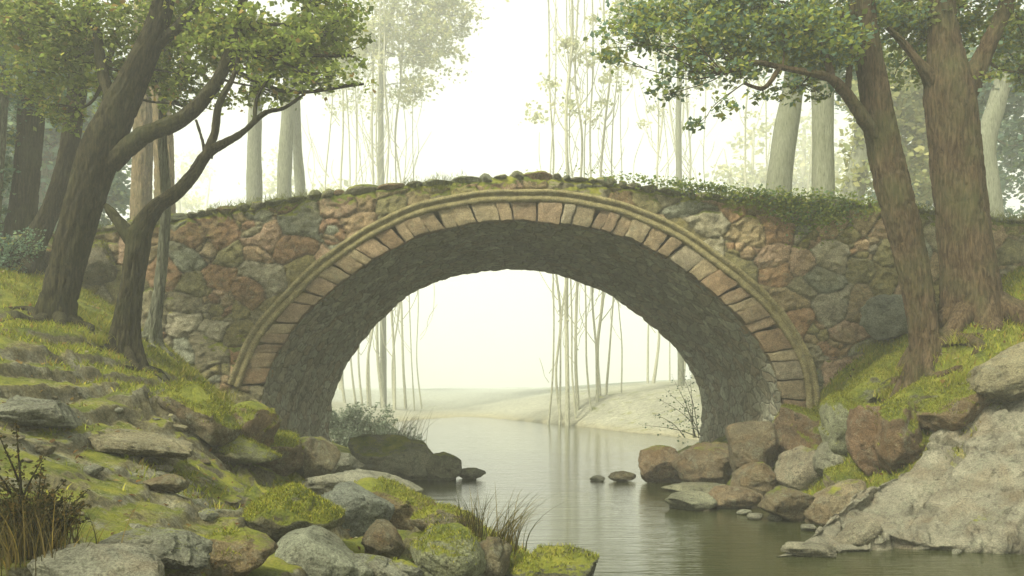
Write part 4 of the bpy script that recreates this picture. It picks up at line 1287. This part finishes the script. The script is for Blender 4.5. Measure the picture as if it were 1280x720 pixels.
DK = [(0.05, 0.045, 0.015), (0.09, 0.08, 0.025), (0.035, 0.035, 0.012), (0.14, 0.11, 0.03)]
plant('grass_tuft', 'dark tuft of arching grass leaning over the river', 'grass tuft', 628, 688, 8.1, 90, 0.55, 0.010, 0.95, DK, 0.09, 7, 1.0, 0.0)
plant('grass_tuft', 'short upright dark grass tuft behind the arching one', 'grass tuft', 592, 672, 8.6, 60, 0.42, 0.009, 0.45, DK, 0.09, 6, 0.8)
plant('reeds', 'tall reeds rising behind the dark boulders under the arch', 'reeds', 505, 560, 23.0, 70, 1.0, 0.014, 0.75, [(0.07, 0.08, 0.04), (0.10, 0.11, 0.06)], 0.22, 7, 1.0, 0.2)
plant('reeds', 'short reeds near the left edge of the arch opening', 'reeds', 470, 560, 23.5, 45, 0.8, 0.014, 0.35, [(0.07, 0.08, 0.04), (0.10, 0.11, 0.06)], 0.3, 6, 0.9)
for (a, b, Y, lb) in [(330, 560, 12.2, 'grass tuft spilling from the brown boulders near the left pier'), (275, 500, 12.0, 'grass tuft on the dark mossy boulder below the forked tree'), (228, 470, 13, 'grass tuft at the foot of the wall right of the forked tree'),
                      (120, 430, 12, 'grass tuft right of the leaning trunk base'), (1085, 440, 14, 'grass tuft at the wall foot left of the leaning brown trunk'), (1200, 430, 12, 'grass tuft between the two big right trunks'),
                      (1130, 470, 12.6, 'grass tuft on the bright ledge below the right trees'), (1255, 405, 12.2, 'grass tuft right of the massive trunk'),
                      (1112, 497, 12.6, 'grass tuft hanging over the dark rusty cliff block'), (1160, 498, 12.2, 'grass tuft above the gap between cliff block and brown mossy rock'), (1008, 500, 14, 'grass tuft on top of the rusty block beside the right pier'),
                      (1050, 492, 13.8, 'grass tuft above the green lichened block'), (1205, 478, 11.8, 'grass tuft on the brown mossy edged rock')]:
    Yt = hit(a, b) or Y
    plant('grass_tuft', lb, 'grass tuft', a, b, Yt, 220, 0.17, 0.009, 0.9, [(0.20, 0.22, 0.03), (0.15, 0.17, 0.02), (0.27, 0.24, 0.05)], 0.09, 4, 0.7)


def shrub(label, px, py, Y, stems, mat, cols, leaf, nleaf, name='shrub', cat='shrub', group=None, w0=0.012):
    """stems: list of (dx px, height px) tips; small leaves up each stem"""
    c = W(px, py, Y)
    root = empty(name, c, label, cat, group)
    st = Acc(); lv = Acc()
    for (dx, hp) in stems:
        L = hp / F * Y
        bx = RNG.uniform(-0.3, 0.3) * dx / F * Y
        p = np.array([[c[0] + bx, c[1], c[2] - 0.05, w0], [c[0] + bx + (dx / F * Y - bx) * 0.35, c[1] + RNG.uniform(-.1, .1), c[2] + L * 0.5, w0 * 0.7], [c[0] + dx / F * Y, c[1] + RNG.uniform(-.25, .15), c[2] + L, 0.002]])
        V, f = tube(p, 5, 1, 0.03, 0.1)
        st.add(V, f)
        q = resample(p, 60)[:, :3]
        t_ = RNG.uniform(0.08, 1, nleaf)
        b = q[(t_ * 59).astype(int)]
        side_ = RNG.normal(size=(nleaf, 3)) * (0.05 * (1.15 - t_))[:, None] * (Y / 6)
        leaves(b + side_, leaf, tint(cols), lv, 0.1)
    st.build('stems', mat, root)
    lv.build('foliage', M_LEAF, root, False)
    return root


SH = [(0.035, 0.035, 0.012), (0.05, 0.05, 0.015), (0.09, 0.08, 0.03), (0.13, 0.09, 0.03)]
stems = [(-10, 165), (-6, 150), (20, 110), (38, 100), (-35, 110), (55, 70), (70, 50), (-50, 80), (10, 120), (30, 75), (-20, 120), (45, 90), (60, 40), (-60, 50), (0, 90), (15, 80), (-30, 70), (40, 50), (-5, 60), (25, 55), (78, 60), (-45, 60), (50, 60), (5, 50), (-15, 50)]
stems = stems + [(RNG.uniform(-70, 90), RNG.uniform(40, 85)) for _ in range(45)]
sy = hit(32, 695)
shrub('dark spiky shrub in the bottom left corner', 32, 690, sy, stems, M_BARK, SH, 0.022, 150)
plant('grass_tuft', 'dense dark grass growing through the spiky corner shrub', 'grass tuft', 30, 698, sy - 0.15, 420, 0.34, 0.007, 0.5, [(0.06, 0.05, 0.018), (0.11, 0.085, 0.03), (0.04, 0.04, 0.015), (0.16, 0.12, 0.03)], 0.16, 5, 0.8)
shrub('wispy twiggy bush beside the right pier beyond the arch', 868, 545, 22.2, [(-40, 60), (-20, 90), (-55, 30), (-5, 80), (-30, 75), (-70, 15), (-10, 50), (-50, 50)], M_BARK_G, TEAL, 0.05, 60)
shrub('soft grey green bush behind the boulders, left edge of the arch opening', 442, 564, 24.5, [(random.uniform(-45, 55), random.uniform(25, 62)) for _ in range(60)], M_BARK_M, [(0.26, 0.31, 0.22), (0.30, 0.34, 0.25), (0.21, 0.26, 0.18)], 0.07, 180)
shrub('low soft bush trailing behind the large boulder under the arch', 495, 566, 23.8, [(random.uniform(-45, 40), random.uniform(12, 34)) for _ in range(30)], M_BARK_M, [(0.26, 0.31, 0.22), (0.30, 0.34, 0.25), (0.21, 0.26, 0.18)], 0.06, 120)
shrub('low leafy plant at the left edge between dim trunks', 5, 330, 14, [(random.uniform(-40, 60), random.uniform(15, 45)) for _ in range(24)], M_BARK, TEAL, 0.045, 70)

# moss cushions and ivy growing on the parapet (parts of the bridge)
iv = Acc()
n = 4200
u = RNG.uniform(0, 1, n)
cxs = np.where(RNG.uniform(0, 1, n) < 0.6, RNG.normal(5.4, 0.55, n), RNG.normal(3.7, 0.8, n))
drop = np.abs(RNG.normal(0, 0.30, n)) * np.clip(1.15 - np.abs(cxs - 5.5) / 1.6, 0.15, 1)
pts = np.c_[cxs, YF - 0.12 - RNG.uniform(0, 0.10, n), top_z(cxs) + 0.10 - drop + 0.05 * RNG.normal(size=n)]
leaves(pts, 0.05, tint([(0.20, 0.26, 0.05), (0.15, 0.21, 0.05), (0.25, 0.28, 0.06), (0.13, 0.20, 0.09)]), iv)
tag(iv.build('ivy', M_LEAF, bridge, False), 'green ivy spilling over the right part of the parapet')
tf = Acc()
n = 16000
cxs = RNG.uniform(-9.5, 10.5, n)
pr = fbm(np.c_[cxs * 1.2, cxs * 0, cxs * 0], 808, 3) + RNG.normal(0, 0.15, n)
cxs = cxs[pr > 0.02]; n = len(cxs)
pts = np.c_[cxs, YF + RNG.uniform(-0.16, 0.35, n), top_z(cxs) + RNG.uniform(-0.16, 0.07, n)]
blades(pts, 0.09, 0.008, 0.9, tint([(0.13, 0.15, 0.03), (0.17, 0.18, 0.04), (0.09, 0.10, 0.03)]), tf, 3)
tf.build('parapet_grass', M_GRASS, bridge, False)

# ------------------------------------------------------------------ haze
hv = np.array([[x_, y_, z_] for x_ in (-345, 345) for y_ in (-60, 345) for z_ in (-2.2, 42)], float)
hf = [[0, 1, 3, 2], [4, 6, 7, 5], [0, 4, 5, 1], [2, 3, 7, 6], [0, 2, 6, 4], [1, 5, 7, 3]]
mh = bpy.data.materials.new('haze')
mh.use_nodes = True
mh.node_tree.nodes.clear()
n_ = N(mh.node_tree)
out = n_('ShaderNodeOutputMaterial')
pv = n_('ShaderNodeVolumePrincipled')
pv.inputs['Color'].default_value = (0.99, 1.0, 0.97, 1)
pv.inputs['Density'].default_value = 0.0058
pv.inputs['Anisotropy'].default_value = 0.35
mh.node_tree.links.new(pv.outputs[0], out.inputs['Volume'])
hz = mesh_obj('haze', hv, hf, mh, None, None, False)
tag(hz, 'pale mist filling the wood', 'mist', kind='stuff')

# ------------------------------------------------------------------ light, sky, camera
SUN_EL, SUN_AZ = 50, 226        # soft sun from the left, a little behind the camera
sc = bpy.context.scene
w = bpy.data.worlds.new('World'); sc.world = w; w.use_nodes = True
nt = w.node_tree; nt.nodes.clear()
n_ = N(nt)
wo = n_('ShaderNodeOutputWorld'); bg = n_('ShaderNodeBackground')
sky = n_('ShaderNodeTexSky', sky_type='NISHITA')
sky.sun_disc = False
sky.sun_elevation = math.radians(SUN_EL); sky.sun_rotation = math.radians(SUN_AZ)
sky.dust_density = 6; sky.air_density = 1.5; sky.ozone_density = 0.6
hs = n_('ShaderNodeHueSaturation'); hs.inputs['Saturation'].default_value = 0.12
nt.links.new(sky.outputs[0], hs.inputs['Color'])
tn = n_.mix(1.0, hs.outputs[0], (0.42, 0.42, 0.38), 'MULTIPLY')
tn = n_.mix(1.0, tn, (2.75, 2.9, 2.5), 'ADD')     # the bright overcast layer
nt.links.new(tn, bg.inputs[0])
bg.inputs[1].default_value = 0.15
nt.links.new(bg.outputs[0], wo.inputs[0])
sl = bpy.data.lights.new('sun', 'SUN'); sl.energy = 4.6; sl.angle = math.radians(8); sl.color = (1.0, 0.94, 0.76)
so = bpy.data.objects.new('sun', sl); sc.collection.objects.link(so)
el, az = math.radians(SUN_EL), math.radians(SUN_AZ)
d = Vector((math.sin(az) * math.cos(el), math.cos(az) * math.cos(el), math.sin(el)))
so.rotation_euler = d.to_track_quat('Z', 'Y').to_euler()
so.location = (0, 0, 20)

cam = bpy.data.cameras.new('camera')
cam.sensor_width = 36; cam.lens = 36 * F / 1280
cam.shift_x = (640 - PX) / 1280; cam.shift_y = (PY - 360) / 1280
cam.clip_end = 1500; cam.clip_start = 0.05
co = bpy.data.objects.new('camera', cam); sc.collection.objects.link(co)
co.location = (0, 0, HC); co.rotation_euler = (math.radians(90), 0, 0)
sc.camera = co
sc.view_settings.view_transform = 'Standard'
sc.view_settings.look = 'None'
sc.view_settings.exposure = 0.78
sc.view_settings.gamma = 1
sc.cycles.volume_bounces = 8
sc.cycles.max_bounces = 12
sc.cycles.diffuse_bounces = 3
sc.cycles.use_denoising = True
